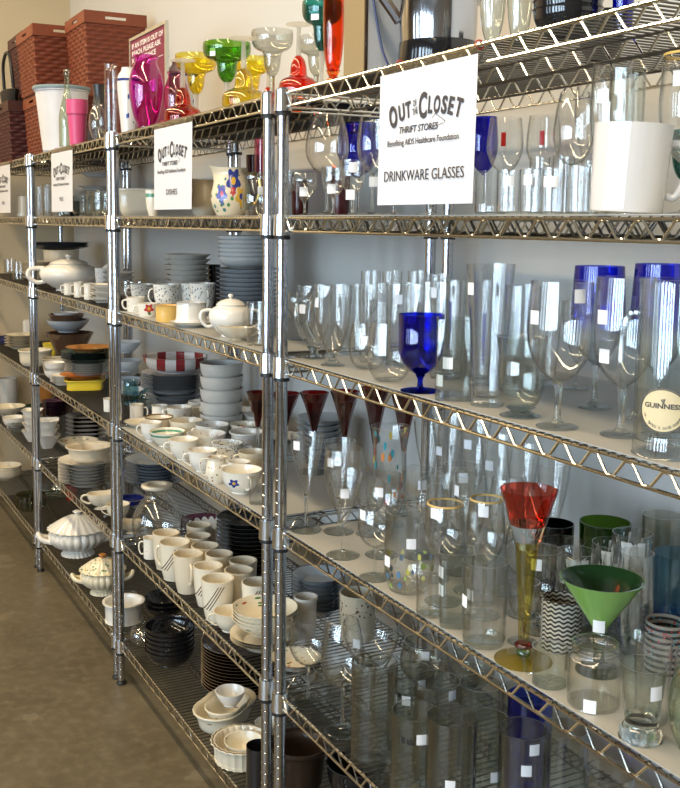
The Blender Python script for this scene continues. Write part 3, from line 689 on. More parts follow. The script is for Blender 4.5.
def build_item(d):
    parts, outline = shapes(d['kind'], d['H'] / d['R'])
    base = d['kind'].split('+')[0]; name = d['name'] or NAMES[base]; cat = d['cat'] or CATS.get(name, name.replace('_', ' '))
    if 'plate' == name: cat = 'plate'
    f = Vector((CAM.x - d['x'], CAM.y - d['y'])); ang = math.atan2(f.y, f.x) + math.radians(d['rot'])
    mats = d['mats']; mat = lambda i: SOLID.get(mats[min(i, len(mats) - 1)], mats[min(i, len(mats) - 1)]) if i >= 1 else mats[0]
    mat_ = mat; mat = lambda i, pn='': mat_(i) if (pn not in ('foot', 'base') or base == 'shot' or mat_(i) == 'solid_cobalt' or mat_(i) == 'solid_frost') or not mat_(i).startswith('solid') else 'glass_thick'
    n = d['n']
    if n > 1:
        hi = min(d['th'] * IN if d['th'] else d['R'] * 0.2, d['H'] * 0.9); sp = (d['H'] - hi) / (n - 1)
    for i in range(n):
        hh = d['H'] if n == 1 else hi
        z = d['z'] + (0 if n == 1 else i * sp)
        if n > 1: parts, outline = shapes(d['kind'] + '+slim', hi / d['R'])
        if n == 1: lab = d['label']
        elif i == n - 1: lab = f"{d['label']}, topmost of the stack {d['where']}"
        elif i == 0: lab = f"{d['label']}, bottom of the stack {d['where']}"
        else: lab = f"{d['label']}, inside the stack {d['where']}"
        jx, jy = (random.uniform(-1, 1) * d['R'] * 0.006, random.uniform(-1, 1) * d['R'] * 0.006) if n > 1 else (0, 0)
        if len(parts) == 1 and not d['st'] and not d['inv']:
            o = link(name, parts[0][1], None, mat(0)); o.location = (d['x'] + jx, d['y'] + jy, z); o.scale = (d['R'], d['R'], hh)
            o.rotation_euler = (math.radians(d['tilt']), 0, ang + (random.uniform(-.3, .3) if n > 1 else 0))
        else:
            o = empty(name, (d['x'] + jx, d['y'] + jy, z), ang); o.rotation_euler.x = math.radians(d['tilt'])
            for pn, me, role in parts:
                pn, _, extra = pn.partition('~')
                c = link(pn, me, o, mat(role, pn)); c.scale = (d['R'], d['R'], hh)
                a = math.radians(float(extra or 0))
                if pn in ('handle', 'spout') or base in ('pitcher', 'gravy', 'teapot'): a += math.radians(d['h'])
                c.rotation_euler = (0, 0, a)
                if d['inv']: c.rotation_euler = (PI, 0, a); c.location = (0, 0, hh)
            for lat, fz in d['st']:
                zz = min(max(fz, .12), .93); r = rad_at(outline, zz if not d['inv'] else 1 - zz) * d['R']
                r = max(r, 0.008); s_ = max(-.9, min(.9, lat * d['R'] / r)); ph = math.asin(s_)
                k = link('price_sticker', sticker_mesh(r), o); k.location = (r * math.cos(ph), r * math.sin(ph), zz * hh); k.rotation_euler = (0, 0, ph)
                if d['R'] < .02: k.scale = (.8, .8, .8)
        lab_group = d['group']
        tag(o, lab, cat, lab_group)
        d.setdefault('objs', []).append(o)
EXPO = 0.2
# ------------------------------------------------------------------ the room
WY = 20.3 * IN; WX = -150.5 * IN; FY = -5.2; RX = 5.2; CZ = 3.5
def slab(name, lo, hi, mat): return struct(name, finish(box(bmesh.new(), lo, hi), name, smooth=False), mat)
def P_concrete(n, vec, x, y, z, c):
    a = n.noise(vec, 1.1, 5.0); b = n.noise(vec, 7.0, 6.0); 
    r = n.node('ShaderNodeValToRGB'); e = r.color_ramp.elements; e[0].position = .36; e[0].color = (0.085, 0.070, 0.043, 1); e[1].position = .66; e[1].color = (0.155, 0.13, 0.085, 1)
    n.nt.links.new(n.m('ADD', n.m('MULTIPLY', a, .65), n.m('MULTIPLY', b, .35)), r.inputs[0])
    k = n.noise(vec, 26.0, 8.0); c2 = n.mix(n.m('MULTIPLY', n.m('SUBTRACT', k, .45), 1.6), r.outputs[0], (0.21, 0.18, 0.12))
    s = n.m('GREATER_THAN', n.noise(vec, 4.3, 8.0), .64)
    return n.mix(n.m('MULTIPLY', s, .35), c2, (0.24, 0.21, 0.15))
pbr('concrete', (0.2, 0.17, 0.12), 0.42, pattern=P_concrete, bump=0.08, bscale=25, spec=0.35)
pbr('wall_paint', (0.60, 0.59, 0.56), 0.75, var=0.02, scale=1.5, bump=0.05, bscale=120)
pbr('warm_lit_paint', (0.62, 0.52, 0.36), 0.75, var=0.02, scale=1.5)  # warmer light on the left wall is put into this tan colour
pbr('ceiling_paint', (0.42, 0.38, 0.32), 0.8)
pbr('far_paint', (0.16, 0.13, 0.10), 0.8)
pbr('dark_frame', (0.03, 0.03, 0.035), 0.4)
slab('floor', (WX - .1, FY - .1, -.1), (RX + .1, WY + .1, 0), 'concrete')
slab('ceiling', (WX - .1, FY - .1, CZ), (RX + .1, WY + .1, CZ + .1), 'ceiling_paint')
slab('wall_back', (WX - .1, WY, 0), (RX + .1, WY + .1, CZ), 'wall_paint')
slab('wall_left', (WX - .1, FY - .1, 0), (WX, WY, CZ), 'warm_lit_paint')
slab('wall_right', (RX, FY - .1, 0), (RX + .1, WY, CZ), 'far_paint')
# front wall of the shop, with tall windows
wins = [(-1.7, -1.2), (-0.6, 0.0), (0.6, 1.2), (1.6, 2.2), (2.6, 3.2), (3.5, 4.1), (4.4, 5.0)]
W0, W1 = 0.6, 2.9
bm = bmesh.new(); xs = [WX - .1] + [v for w in wins for v in w] + [RX + .1]
for i in range(0, len(xs), 2): box(bm, (xs[i], FY - .1, 0), (xs[i + 1], FY, CZ))
for a, b in wins: box(bm, (a, FY - .1, 0), (b, FY, W0)); box(bm, (a, FY - .1, W1), (b, FY, CZ))
struct('wall_front', finish(bm, 'wall_front', smooth=False), 'far_paint')
glass('window_glass', (0.97, 0.98, 0.98), (0.8, 0.85, 0.85))
for i, (a, b) in enumerate(wins):
    bm = bmesh.new(); f = .04; m = (a + b) / 2
    for lo, hi in (((a, W0), (a + f, W1)), ((b - f, W0), (b, W1)), ((a + f, W0), (b - f, W0 + f)), ((a + f, W1 - f), (b - f, W1)), ((m - f / 2, W0 + f), (m + f / 2, W1 - f))):
        box(bm, (lo[0], FY - .07, lo[1]), (hi[0], FY - .02, hi[1]))
    w = struct(f'window_{i + 1}', finish(bm, 'window', smooth=False), 'dark_frame')
    bm = bmesh.new(); box(bm, (a + f, FY - .05, W0 + f), (b - f, FY - .045, W1 - f)); link('pane', finish(bm, 'pane', smooth=False), w, 'window_glass')
    L = bpy.data.lights.new('daylight', 'AREA'); L.shape = 'RECTANGLE'; L.size = b - a; L.size_y = W1 - W0; L.energy = 30 if a < 0 else 95; L.color = (0.66, 0.83, 1.0)
    o = bpy.data.objects.new('daylight', L); COL.objects.link(o); o.location = (m, FY - .16, (W0 + W1) / 2); o.rotation_euler = (PI / 2, 0, 0)
# two rows of warm fluorescent fittings under the ceiling
def lamp_fixture(x, y, w, k, where):
    t = empty('ceiling_light', (x, y, CZ)); tag(t, f'long warm ceiling lamp {where}, {ORD[k]} from the left end of the row', 'ceiling light', 'ceiling lamps of the shop')
    bm = bmesh.new(); box(bm, (-.98, -.10, -.06), (.98, .10, -.001)); link('housing', finish(bm, 'housing', smooth=False), t, 'bucket_white')
    L = bpy.data.lights.new('lamp', 'AREA'); L.shape = 'RECTANGLE'; L.size = 1.94; L.size_y = .16; L.energy = w; L.color = (1.0, 0.79, 0.50)
    o = bpy.data.objects.new('lamp', L); COL.objects.link(o); o.location = (x, y, CZ - .065)
for k in range(4):
    lamp_fixture(-2.75 + 2.02 * k, -1.0, (40, 38, 33, 28)[k], k, 'above the aisle')
    lamp_fixture(-2.75 + 2.02 * k, -3.2, (30, 26, 18, 12)[k], k, 'far from the shelves')

# ------------------------------------------------------------------ wire shelving
def zigzag(x0, x1, zt, zb, y, pitch, r, ax='x'):
    n = max(2, round((x1 - x0) / pitch)); pts = []
    for i in range(2 * n + 1):
        t = x0 + (x1 - x0) * i / (2 * n); z = zt if i % 2 == 0 else zb
        e = pitch * 0.10
        for q in (-e, e):
            tt = min(max(t + q, x0), x1); pts.append((tt, y, z) if ax == 'x' else (y, tt, z))
    return pts
def shelf_meshes(x0, x1):
    D = DEPTH; m = {}
    a, b = x0 + .014, x1 - .014
    bm = bmesh.new()
    for z, r in ((-.0032, .0032), (-.031, .0028)):
        for y in (0.0, D): tube(bm, [(a, y, z), (b, y, z)], r, 8)
        for x in (x0, x1): tube(bm, [(x, .014, z), (x, D - .014, z)], r, 8)
    m['rail'] = finish(bm, 'rail', 'zinc_wire')
    bm = bmesh.new()
    for y in (0.0, D * .36, D * .68, D): tube(bm, zigzag(a, b, -.006, -.029, y, .0635, .0022), .0021, 6)
    for x in (x0, x1): tube(bm, zigzag(.014, D - .014, -.006, -.029, x, .0635, .0022, 'y'), .0021, 6)
    m['truss_wire'] = finish(bm, 'truss_wire', 'zinc_wire')
    bm = bmesh.new(); n = int((b - a) / .0178)
    for i in range(n + 1):
        x = a + (b - a) * i / n; tube(bm, [(x, -.003, -.0012), (x, D + .003, -.0012)], .0016, 5)
    for y in (D * .36, D * .68): tube(bm, [(a, y, -.0045), (b, y, -.0045)], .0022, 6); tube(bm, [(a, y, -.031), (b, y, -.031)], .0022, 6)
    m['wire_mat'] = finish(bm, 'wire_mat', 'shaded_wire')
    return m
bm = lathe(bmesh.new(), cr([(.0135, -.040), (.0195, -.040), (.0195, -.040), (.0185, -.010), (.0180, .004), (.0180, .004), (.0135, .004)], 1), 20); COLLAR = finish(bm, 'collar', 'collar')
bm = lathe(bmesh.new(), [(.0132, -.0485), (.0172, -.0485), (.0168, -.0402), (.0132, -.0402)], 20); SLEEVE = finish(bm, 'sleeve', 'black_plastic')
prof = [(0, .012), (.0105, .012), (.0127, .014)]; z = .03
while z < 71.7 * IN:
    prof += [(.0127, z - .0014), (.0119, z - .0008), (.0119, z + .0008), (.0127, z + .0014)]; z += IN
prof += [(.0127, 71.9 * IN), (.010, 72.05 * IN), (0, 72.05 * IN)]
POST = lm('post', prof, 24, None, 20); POST.materials.append(MATS['chrome'])
FOOT = lm('foot', [(0, 0), (.016, 0), (.017, .004), (.013, .012), (0, .012)], 16); FOOT.materials.append(MATS['black_plastic'])
UNITS = [(1.4, 47.5, 'nearest wire shelving unit, holding the clear drinking glasses'), (-47.9, -1.4, 'wire shelving unit holding mugs, teacups and stacked plates'), (-97.0, -49.9, 'wire shelving unit under the baskets, holding tureens and bowls'), (-147.5, -99.2, 'farthest wire shelving unit, cut off by the left picture edge')]
for x0, x1, lab in UNITS:
    x0 *= IN; x1 *= IN
    u = empty('shelving_unit', ((x0 + x1) / 2, DEPTH / 2, 0)); tag(u, lab, 'shelving unit', 'wire shelving units along the wall')
    ox, oy = u.location.x, u.location.y
    ms = shelf_meshes(x0 - ox, x1 - ox)
    for s in SH:
        sh = link('shelf', ms['wire_mat'], u); sh.location = (0, -oy, SH[s])
        for k_ in ('rail', 'truss_wire'): link(k_, ms[k_], sh)
        for x in (x0 - ox, x1 - ox):
            for y in (0, DEPTH):
                c = link('collar', COLLAR, sh); c.location = (x, y, 0); c = link('sleeve', SLEEVE, sh); c.location = (x, y, 0)
    for x in (x0 - ox, x1 - ox):
        for y in (0, DEPTH):
            p = link('post', POST, u); p.location = (x, y - oy, 0); link('foot', FOOT, p)
def liner(s, x0, x1, lab, mat='liner'):
    bm = bmesh.new(); box(bm, (x0 * IN + .02, .004, 0.0005), (x1 * IN - .02, DEPTH - .004, .0022)); o = link('shelf_liner', finish(bm, 'shelf_liner', smooth=False), None, mat); o.location.z = SH[s]
    tag(o, lab, 'shelf liner', 'plastic sheets lining the shelves')
for a_, b_, w_ in ((-47.9, -1.4, 'under the margarita glasses and magenta vase'), (-97.0, -49.9, 'under the white bucket and terracotta baskets'), (-147.5, -99.2, 'under the dark maroon baskets')):
    liner(1, a_, b_, 'brown plastic sheet on the top shelf ' + w_, 'liner_brown')
for a_, b_, w_ in ((-47.9, -1.4, 'under the flowered pitcher'), (-97.0, -49.9, 'under the clear mugs and bowls')):
    liner(2, a_, b_, 'beige plastic sheet ' + w_, 'liner_beige')
liner(2, 1.4, 47.5, 'grey plastic sheet under the white mug and short tumblers')
liner(3, 1.4, 47.5, 'grey plastic sheet under the cobalt blue goblet')
liner(4, 1.4, 47.5, 'grey plastic sheet under the red and amber trumpet goblet')
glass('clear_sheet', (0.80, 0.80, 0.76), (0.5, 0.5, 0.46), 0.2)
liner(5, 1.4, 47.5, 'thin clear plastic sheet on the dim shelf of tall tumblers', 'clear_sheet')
liner(4, -47.9, -1.4, 'grey plastic sheet under the crowd of white teacups', 'liner')
liner(3, -47.9, -1.4, 'grey plastic sheet under the yellow cup and lidded sugar bowl', 'liner')

# ------------------------------------------------------------------ lettering
def glyphs(text, shear=0.0, bold=0.0):
    cu = bpy.data.curves.new('lettering', 'FONT'); cu.body = text; cu.size = 1; cu.offset = bold; cu.shear = shear; cu.resolution_u = 3; cu.align_x = 'CENTER'
    o = bpy.data.objects.new('lettering', cu); COL.objects.link(o)
    bpy.context.view_layer.update(); me = bpy.data.meshes.new_from_object(o.evaluated_get(bpy.context.evaluated_depsgraph_get()))
    bpy.data.objects.remove(o); bpy.data.curves.remove(cu)
    return me
def put_text(bm, text, cx, z, width, height, shear=0.0, bold=0.0, rot=0.0, y=0.0):
    """letters in the xz plane facing -y, fitted to width x cap height, centred on cx, standing on z"""
    me = glyphs(text, shear, bold)
    if not me.vertices: return
    x0 = min(v.co.x for v in me.vertices); x1 = max(v.co.x for v in me.vertices); sx = width / (x1 - x0); sy = height / .72
    c, s = math.cos(rot), math.sin(rot); base = len(bm.verts); vs = []
    for v in me.vertices:
        px, pz = (v.co.x - (x0 + x1) / 2) * sx, v.co.y * sy
        vs.append(bm.verts.new((cx + px * c - pz * s, y, z + px * s + pz * c)))
    for p in me.polygons:
        try: bm.faces.new([vs[i] for i in p.vertices])
        except ValueError: pass
    bpy.data.meshes.remove(me)
def letters(bm, name, parent, mat):
    ex = bmesh.ops.extrude_face_region(bm, geom=bm.faces[:]); bmesh.ops.translate(bm, verts=[g for g in ex['geom'] if isinstance(g, bmesh.types.BMVert)], vec=(0, -.0002, 0))
    return link(name, finish(bm, name, smooth=False), parent, mat)
def logo(bm, cx, z, W):
    """arched shop name: OUT, a small OF over THE, CLOSET"""
    cells = [('O', .0, 1.35, .115), ('U', .13, 1.0, .085), ('T', .225, .98, .075), ('C', .405, 1.5, .11), ('L', .53, 1.0, .06), ('O', .60, 1.0, .085), ('S', .70, 1.0, .07), ('E', .785, 1.0, .065), ('T', .87, 1.05, .08)]
    H = W * .125
    for ch, f, h, w in cells:
        a = (f + w / 2 - .47) * .95; zz = z + W * .62 * (math.cos(a) - 1) - (h - 1) * H * .45
        put_text(bm, ch, cx + (f + w / 2 - .47) * W, zz, w * W, H * h, bold=.035, rot=-a * .75)
    put_text(bm, 'OF', cx + (-.118) * W, z + H * .52, W * .05, H * .40, bold=.01, rot=.2); put_text(bm, 'THE', cx + (-.112) * W, z + H * .02, W * .068, H * .40, bold=.01, rot=.2)
    put_text(bm, '®', cx + .51 * W, z + H * .35, W * .018, H * .16)
    put_text(bm, 'THRIFT STORES', cx - .07 * W, z - H * 1.02, W * .54, H * .42, shear=.15, bold=.012)
    for p, q in (((.16, -.1), (.29, -.62)), ((.29, -.62), (.28, -.72)), ((.28, -.72), (.05, -.95)), ((.16, -.1), (.12, -.35))):
        put_line(bm, (cx + p[0] * W, z + p[1] * H), (cx + q[0] * W, z + q[1] * H), .0004)
    put_text(bm, 'Benefiting AIDS Healthcare Foundation', cx - .02 * W, z - H * 1.75, W * .98, H * .38, bold=.006)
def put_line(bm, a, b, w):
    d = Vector((b[0] - a[0], 0, b[1] - a[1])).normalized(); n = Vector((-d.z, 0, d.x)) * w
    A, B = Vector((a[0], 0, a[1])), Vector((b[0], 0, b[1])); bm.faces.new([bm.verts.new(p) for p in (A - n, B - n, B + n, A + n)])
def sign(x0, x1, text, tw, th_, lab, dy=0.0, tiltz=0.0):
    """sheet in a clear sleeve hung over the front rail of the top shelf"""
    x0 *= IN; x1 *= IN; W = x1 - x0; H = 8.7 * IN
    t = empty('hanging_sign', (x0 + W / 2, -.0085 + dy, 71.0 * IN)); t.rotation_euler = (math.radians(-.6), 0, tiltz); tag(t, lab, 'sign', 'paper signs hung from the top shelf')
    bm = bmesh.new(); N = 12
    for i in range(N):
        for j in range(8):
            def P(i, j): 
                fx, fz = i / N, j / 8; return (-W / 2 + W * fx, .0012 * math.sin(fx * 7 + fz * 3) * (1 - .3 * fz), -H * fz)
            bm.faces.new([bm.verts.new(P(*q)) for q in ((i, j), (i, j + 1), (i + 1, j + 1), (i + 1, j))])
    bmesh.ops.remove_doubles(bm, verts=bm.verts, dist=1e-6)
    for v in bm.verts: v.co.y *= .5
    ex = bmesh.ops.extrude_face_region(bm, geom=bm.faces[:]); bmesh.ops.translate(bm, verts=[g for g in ex['geom'] if isinstance(g, bmesh.types.BMVert)], vec=(0, .0004, 0))
    link('paper', finish(bm, 'paper'), t, 'paper')
    bm = bmesh.new(); logo(bm, 0, -H * .34, W * .76)
    for v in bm.verts: v.co.y = -.0014
    letters(bm, 'shop_name', t, 'ink')
    bm = bmesh.new(); put_text(bm, text, 0, -H * .82, tw * IN, th_ * IN)
    for v in bm.verts: v.co.y = -.0014
    letters(bm, 'caption', t, 'ink')
    bm = bmesh.new(); box(bm, (-W / 2, .0, .001), (W / 2, .0006, .016)); link('sleeve_flap', finish(bm, 'sleeve_flap', smooth=False), t, 'glass_frost')
    bm = bmesh.new()
    tube(bm, [(-W * .32 + .004 * math.cos(q), .0085 + .0075 * math.sin(q), .0148 + .0058 * math.cos(q + .4)) for q in [i * PI / 6 for i in range(12)]], .0011, 6, True)
    tube(bm, [(W * .47 + .004 * math.cos(q), .0085 + .0075 * math.sin(q), .0148 + .0058 * math.cos(q + .4)) for q in [i * PI / 6 for i in range(12)]], .0011, 6, True)
    link('twist_tie', finish(bm, 'twist_tie'), t, 'red_wire')
sign(17.6, 28.75, 'DRINKWARE GLASSES', 9.3, .72, 'large white paper sign reading DRINKWARE GLASSES, hanging from the top shelf')
sign(-30.8, -19.5, 'DISHES', 3.3, .62, 'white paper sign reading DISHES, hanging above the flowered pitcher', tiltz=.02)
sign(-79.5, -67.9, 'MUGS', 2.0, .62, 'narrow looking white paper sign hanging below the white bucket', tiltz=.03, dy=-.004)
sign(-125.2, -113.9, 'MUGS', 2.0, .62, 'white paper sign at the far left, cut by the picture edge', tiltz=.03, dy=-.004)

# ------------------------------------------------------------------ woven baskets
def weave_box(name, wx, wy, h, taper, mat, nx, ny, nz, t=.006):
    """four woven walls, strands bulging over and under"""
    bm = bmesh.new(); sub = 3
    def ring(z, off):
        f = 1 - taper * (1 - z / h); pts = []; ax, ay = wx / 2 * f, wy / 2 * f
        cs = [(-ax, -ay), (ax, -ay), (ax, ay), (-ax, ay)]; nn = [nx, ny, nx, ny]; idx = 0
        for s in range(4):
            a, b = cs[s], cs[(s + 1) % 4]; L = nn[s] * sub; no = Vector((b[1] - a[1], -(b[0] - a[0]), 0)).normalized()
            for i in range(L):
                q = i / L; k = i / sub
                ph = math.sin(PI * k) * (1 if (int(z / h * nz + 1e-6) % 2 == 0) else -1)
                zz = math.sin(PI * ((z / h * nz) % 1.0))
                d = off + (.0040 * ph * abs(zz) + .0035 * abs(zz) if off == 0 else 0)
                pts.append((a[0] + (b[0] - a[0]) * q + no.x * d, a[1] + (b[1] - a[1]) * q + no.y * d, z))
        return pts
    R = [ring(h * j / (nz * 4), 0) for j in range(nz * 4 + 1)]; R2 = [ring(h, -t), ring(.004, -t)]
    V = [[bm.verts.new(p) for p in r] for r in R + R2]
    for a, b in zip(V[:-1], V[1:]):
        n = len(a)
        for i in range(n): bm.faces.new((a[i], a[(i + 1) % n], b[(i + 1) % n], b[i]))
    bm.faces.new(V[0][::-1]); bm.faces.new(V[-1])
    return finish(bm, name, mat, ang=50)
def basket(x0, x1, y0, y1, z, h, lab, dark=False):
    wx, wy = (x1 - x0) * IN, (y1 - y0) * IN; h *= IN; s_ = '_dark' if dark else ''
    t = empty('wicker_basket', ((x0 + x1) / 2 * IN, (y0 + y1) / 2 * IN, z)); tag(t, lab, 'basket', 'woven wood baskets stacked on the top shelf')
    lip = .05
    link('woven_body', weave_box('woven_body', wx - .012, wy - .012, h - lip * .6, .10, 'basket_weave' + s_, 9, 8, 15), t)
    bm = bmesh.new(); th = .006; hw, hz = .045, .012
    for axis, L, o_ in (('x', wx, wy), ('y', wy, wx)):
        for sgn in (-1, 1):
            q = sgn * o_ / 2; a, b = sorted((q, q - sgn * th)); Lh = L / 2 if axis == 'x' else L / 2 - th
            for (p0, p1, c0, c1) in ((-Lh, -hw, h - lip, h), (hw, Lh, h - lip, h), (-hw, hw, h - lip, h - lip / 2 - hz / 2), (-hw, hw, h - lip / 2 + hz / 2, h)):
                if axis == 'x': box(bm, (p0, a, c0), (p1, b, c1))
                else: box(bm, (a, p0, c0), (b, p1, c1))
    link('wooden_rim', finish(bm, 'wooden_rim', smooth=False), t, 'basket_wood' + s_)
    return t
Z1 = SH[1] + .0026
basket(-104.2, -91.2, 7.8, 15.9, Z1, 11.6, 'lower reddish basket behind the white bucket, under the biggest basket')
basket(-104.2, -91.2, 7.8, 18.4, Z1 + 11.63 * IN, 11.7, 'biggest terracotta woven basket with slotted rim, rightmost and topmost of the baskets')
basket(-120.5, -106, 3.6, 14.2, Z1, 11.5, 'lower terracotta basket under the basket with the small dark slot')
basket(-120.5, -106, 2.6, 13.4, Z1 + 11.53 * IN, 11.6, 'terracotta basket with a small dark hand slot, second from the right on top')
basket(-137, -122.5, 1.2, 12.0, Z1, 11.6, 'lower dark maroon woven basket at the far left', True)
basket(-137, -123, 4.2, 13.6, Z1 + 11.63 * IN, 13.0, 'upper dark maroon woven basket at the far left, behind the black handle', True)
t = empty('handled_tray', (-128 * IN, 2.6 * IN, Z1 + 11.66 * IN)); tag(t, 'black wicker tray with an arched handle on the far left dark basket', 'tray')
bm = bmesh.new()
for k in range(9): tube(bm, [(.115 * math.cos(q) * (1 + k * .025), .028 * math.sin(q) * (1 + k * .03), .004 + k * .006) for q in [i * PI / 14 for i in range(28)]], .0042, 6, True)
for k in range(-5, 6): tube(bm, [(k * .02, -.022 * (1 - abs(k) / 8), .003), (k * .02, .022 * (1 - abs(k) / 8), .003)], .003, 6)
link('woven_body', finish(bm, 'woven_body'), t, 'wicker_black')
bm = bmesh.new(); tube(bm, curve3([(.11, -.0, .05), (.12, -.01, .14), (.07, -.01, .22), (-.02, -.01, .235), (-.09, -.01, .18), (-.12, -.0, .05)], 6), .008, 8); link('handle', finish(bm, 'handle'), t, 'wicker_black')

# ------------------------------------------------------------------ red notice, boxes, coffee urn
def frame_sign():
    p = on_y(130.5, 36, 7.5 * IN); q = on_y(167, 24, 7.5 * IN); W = q.x - p.x; H = .235; zt = (p.z + q.z) / 2
    t = empty('framed_notice', ((p.x + q.x) / 2, 7.5 * IN, Z1)); H = max(.2, zt - Z1); tag(t, 'red notice in a silver frame behind the magenta vase', 'notice')
    bm = bmesh.new(); f = .010
    box(bm, (-W / 2, -.006, 0), (-W / 2 + f, .006, H)); box(bm, (W / 2 - f, -.006, 0), (W / 2, .006, H)); box(bm, (-W / 2 + f, -.006, 0), (W / 2 - f, .006, f)); box(bm, (-W / 2 + f, -.006, H - f), (W / 2 - f, .006, H))
    link('frame', finish(bm, 'frame', smooth=False), t, 'silver_frame')
    bm = bmesh.new(); box(bm, (-W / 2 + f, -.002, f), (W / 2 - f, .002, H - f)); link('card', finish(bm, 'card', smooth=False), t, 'red_ink')
    bm = bmesh.new(); w = W - 2 * f
    for i, s_ in enumerate(('IF AN ITEM IS OUT OF', 'REACH, PLEASE ASK', 'FOR ASSISTANCE')):
        ww = w * (.90, .84, .70)[i]; put_text(bm, s_, -w * .46 + ww / 2, H - .040 - i * .025, ww, .017, bold=.02)
    put_line(bm, (-w * .0, H - .104), (w * .44, H - .104), .001)
    for v in bm.verts: v.co.y = -.0026
    letters(bm, 'lettering', t, 'white_ink')
frame_sign()
# tall carton with a pale printed side
def corners(u, y): return on_y(u, 60, y).x
x1_ = corners(365, 1.6 * IN); x0_ = corners(343, 1.6 * IN); yb = 1.6 * IN
for _ in range(30):
    if proj((x1_, yb, SH[1]))[0] < 414: yb += .006
t = empty('carton', ((x0_ + x1_) / 2, (1.6 * IN + yb) / 2, Z1)); tag(t, 'tall brown carton with a pale grey side, standing beside the orange goblet', 'box')
w_, d_ = (x1_ - x0_) / 2, (yb - 1.6 * IN) / 2; HB = .36
bm = bmesh.new(); box(bm, (-w_, -d_, 0), (w_ - .002, d_, HB)); bmesh.ops.bevel(bm, geom=bm.edges[:], offset=.003, segments=2, affect='EDGES'); link('body', finish(bm, 'body', smooth=False), t, 'cardboard')
bm = bmesh.new(); box(bm, (w_ - .0015, -d_ + .004, .004), (w_, d_ - .004, HB - .004)); link('printed_side', finish(bm, 'printed_side', smooth=False), t, 'box_white')
bm = bmesh.new(); box(bm, (w_ - .0012, -d_ - .0008, .003), (w_ + .0008, -d_ + .005, HB - .004)); link('dark_edge_strip', finish(bm, 'dark_edge_strip', smooth=False), t, 'dark_brown')  # thin dark brown strip down the front corner of the carton
# coffee urn
pu = on_y(438, 40, 5 * IN)
t = empty('coffee_urn', (pu.x, 5 * IN, Z1), math.atan2(CAM.y - 5 * IN, CAM.x - pu.x)); tag(t, 'chrome coffee percolator with black base, beside the pale side of the carton', 'coffee urn')
link('base', lm('base', [(0, 0), (.072, 0), (.074, .006), (.070, .05), (0, .05)], 32), t, 'black_glaze')
link('body', lm('body', cr([(0, .0505), (.068, .0505), (.068, .0505), (.070, .10), (.066, .20), (.058, .30), (.060, .31)], 3) + [(0, .312)], 32), t, 'chrome')
link('lid', lm('lid', cr([(0, .3125), (.058, .3125), (.05, .33), (.02, .34)], 3) + [(0, .342)], 28), t, 'chrome')
bm = tube(bmesh.new(), curve3([(-.0, -.060, .24), (0, -.115, .25), (0, -.120, .17), (0, -.070, .09)], 6), .010, 8); link('handle', finish(bm, 'handle'), t, 'dark_brown')
bm = bmesh.new(); tube(bm, curve3([(.0, .060, .12), (0, .085, .18), (0, .105, .27)], 6), [.013 - .0004 * i for i in range(13)], 10); link('spout', finish(bm, 'spout'), t, 'chrome')
p = on_y(395, 45, .3 * IN)
bm = tube(bmesh.new(), curve3([(x1_ + .004, .03, SH[1] + .30), (x1_ + .006, .05, SH[1] + .16), (x1_ + .012, .07, SH[1] + .055), (x1_ + .035, .08, SH[1] + .010), (x1_ + .06, .075, SH[1] + .006), (pu.x - .085, .075, SH[1] + .006)], 8), .0022, 6)
tag(link('power_cord', finish(bm, 'power_cord'), None, 'cable'), 'thin dark cord drooping in front of the pale carton side', 'cord')
# ================================================================== things on the shelves
# ---- top shelf, above the tea things
G = 'upright and upturned margarita glasses'
it('margarita', 1, 183, .05, 60, 38, 'scarlet/glass_frost', 'upturned red margarita glass, leftmost, beside the pink vase', G, inv=True)
it('margarita', 1, 198, .13, 55, 42, 'lemon/glass_frost', 'upright yellow margarita glass behind the leftmost upturned red one', G)
it('margarita', 1, 227, .08, 43, 48, 'lime/glass_frost', 'upright green margarita glass with price sticker', G, st=[(213, 55)])
it('margarita', 1, 220, .20, 70, 34, 'scarlet/glass_frost', 'upturned red margarita glass behind the green one', G, inv=True)
it('margarita', 1, 243, .04, 38, 44, 'lemon/glass_frost', 'upturned yellow margarita glass with pale foot on top', G, inv=True)
it('margarita', 1, 252, .22, 58, 38, 'lemon/glass_frost', 'upright yellow margarita glass behind the upturned yellow one', G)
it('margarita', 1, 272, .17, 31, 42, 'glass_smoke', 'upright clear margarita glass left of the big upturned red one', G)
it('margarita', 1, 287, .03, 23, 40, 'scarlet/glass_frost', 'big upturned red margarita glass above the pair of near posts', G, inv=True)
it('margarita', 1, 268, .30, 56, 30, 'scarlet/glass_frost', 'small looking upturned red margarita glass against the back', G, inv=True)
it('margarita', 1, 316, .20, 37, 40, 'glass_smoke', 'upright clear margarita glass behind the teal one', G)
it('margarita', 1, 313, .06, 4, 40, 'teal/glass_frost', 'upright teal margarita glass with price sticker', G, st=[(306, 20)])
it('hurricane+cut', 1, 333, .05, -12, 25, 'orange_red', 'tall textured orange red goblet cut by the top picture edge', None, H=10.5, name='goblet')
it('cylvase', 1, 112, .04, 64, 15, 'glass', 'slim clear glass bottle shaped vase above the near left post', None)
it('gingervase', 1, 127, .08, 68, 23, 'ginger_jar', 'white ginger jar with blue flowers, between clear vase and magenta vase', None, name='ginger_jar', cat='jar')
it('urnvase', 1, 148, .05, 56, 34, 'magenta', 'large ribbed magenta glass vase in front of the red notice', None)
it('urnvase', 1, 166, .10, 72, 25, 'pink_clear', 'pale pink glass vase between magenta vase and red glass', None)
it('gingervase', 1, 183, .30, 62, 34, 'ginger_jar', 'white and blue patterned jar behind the yellow margarita glass', None, name='ginger_jar', cat='jar')
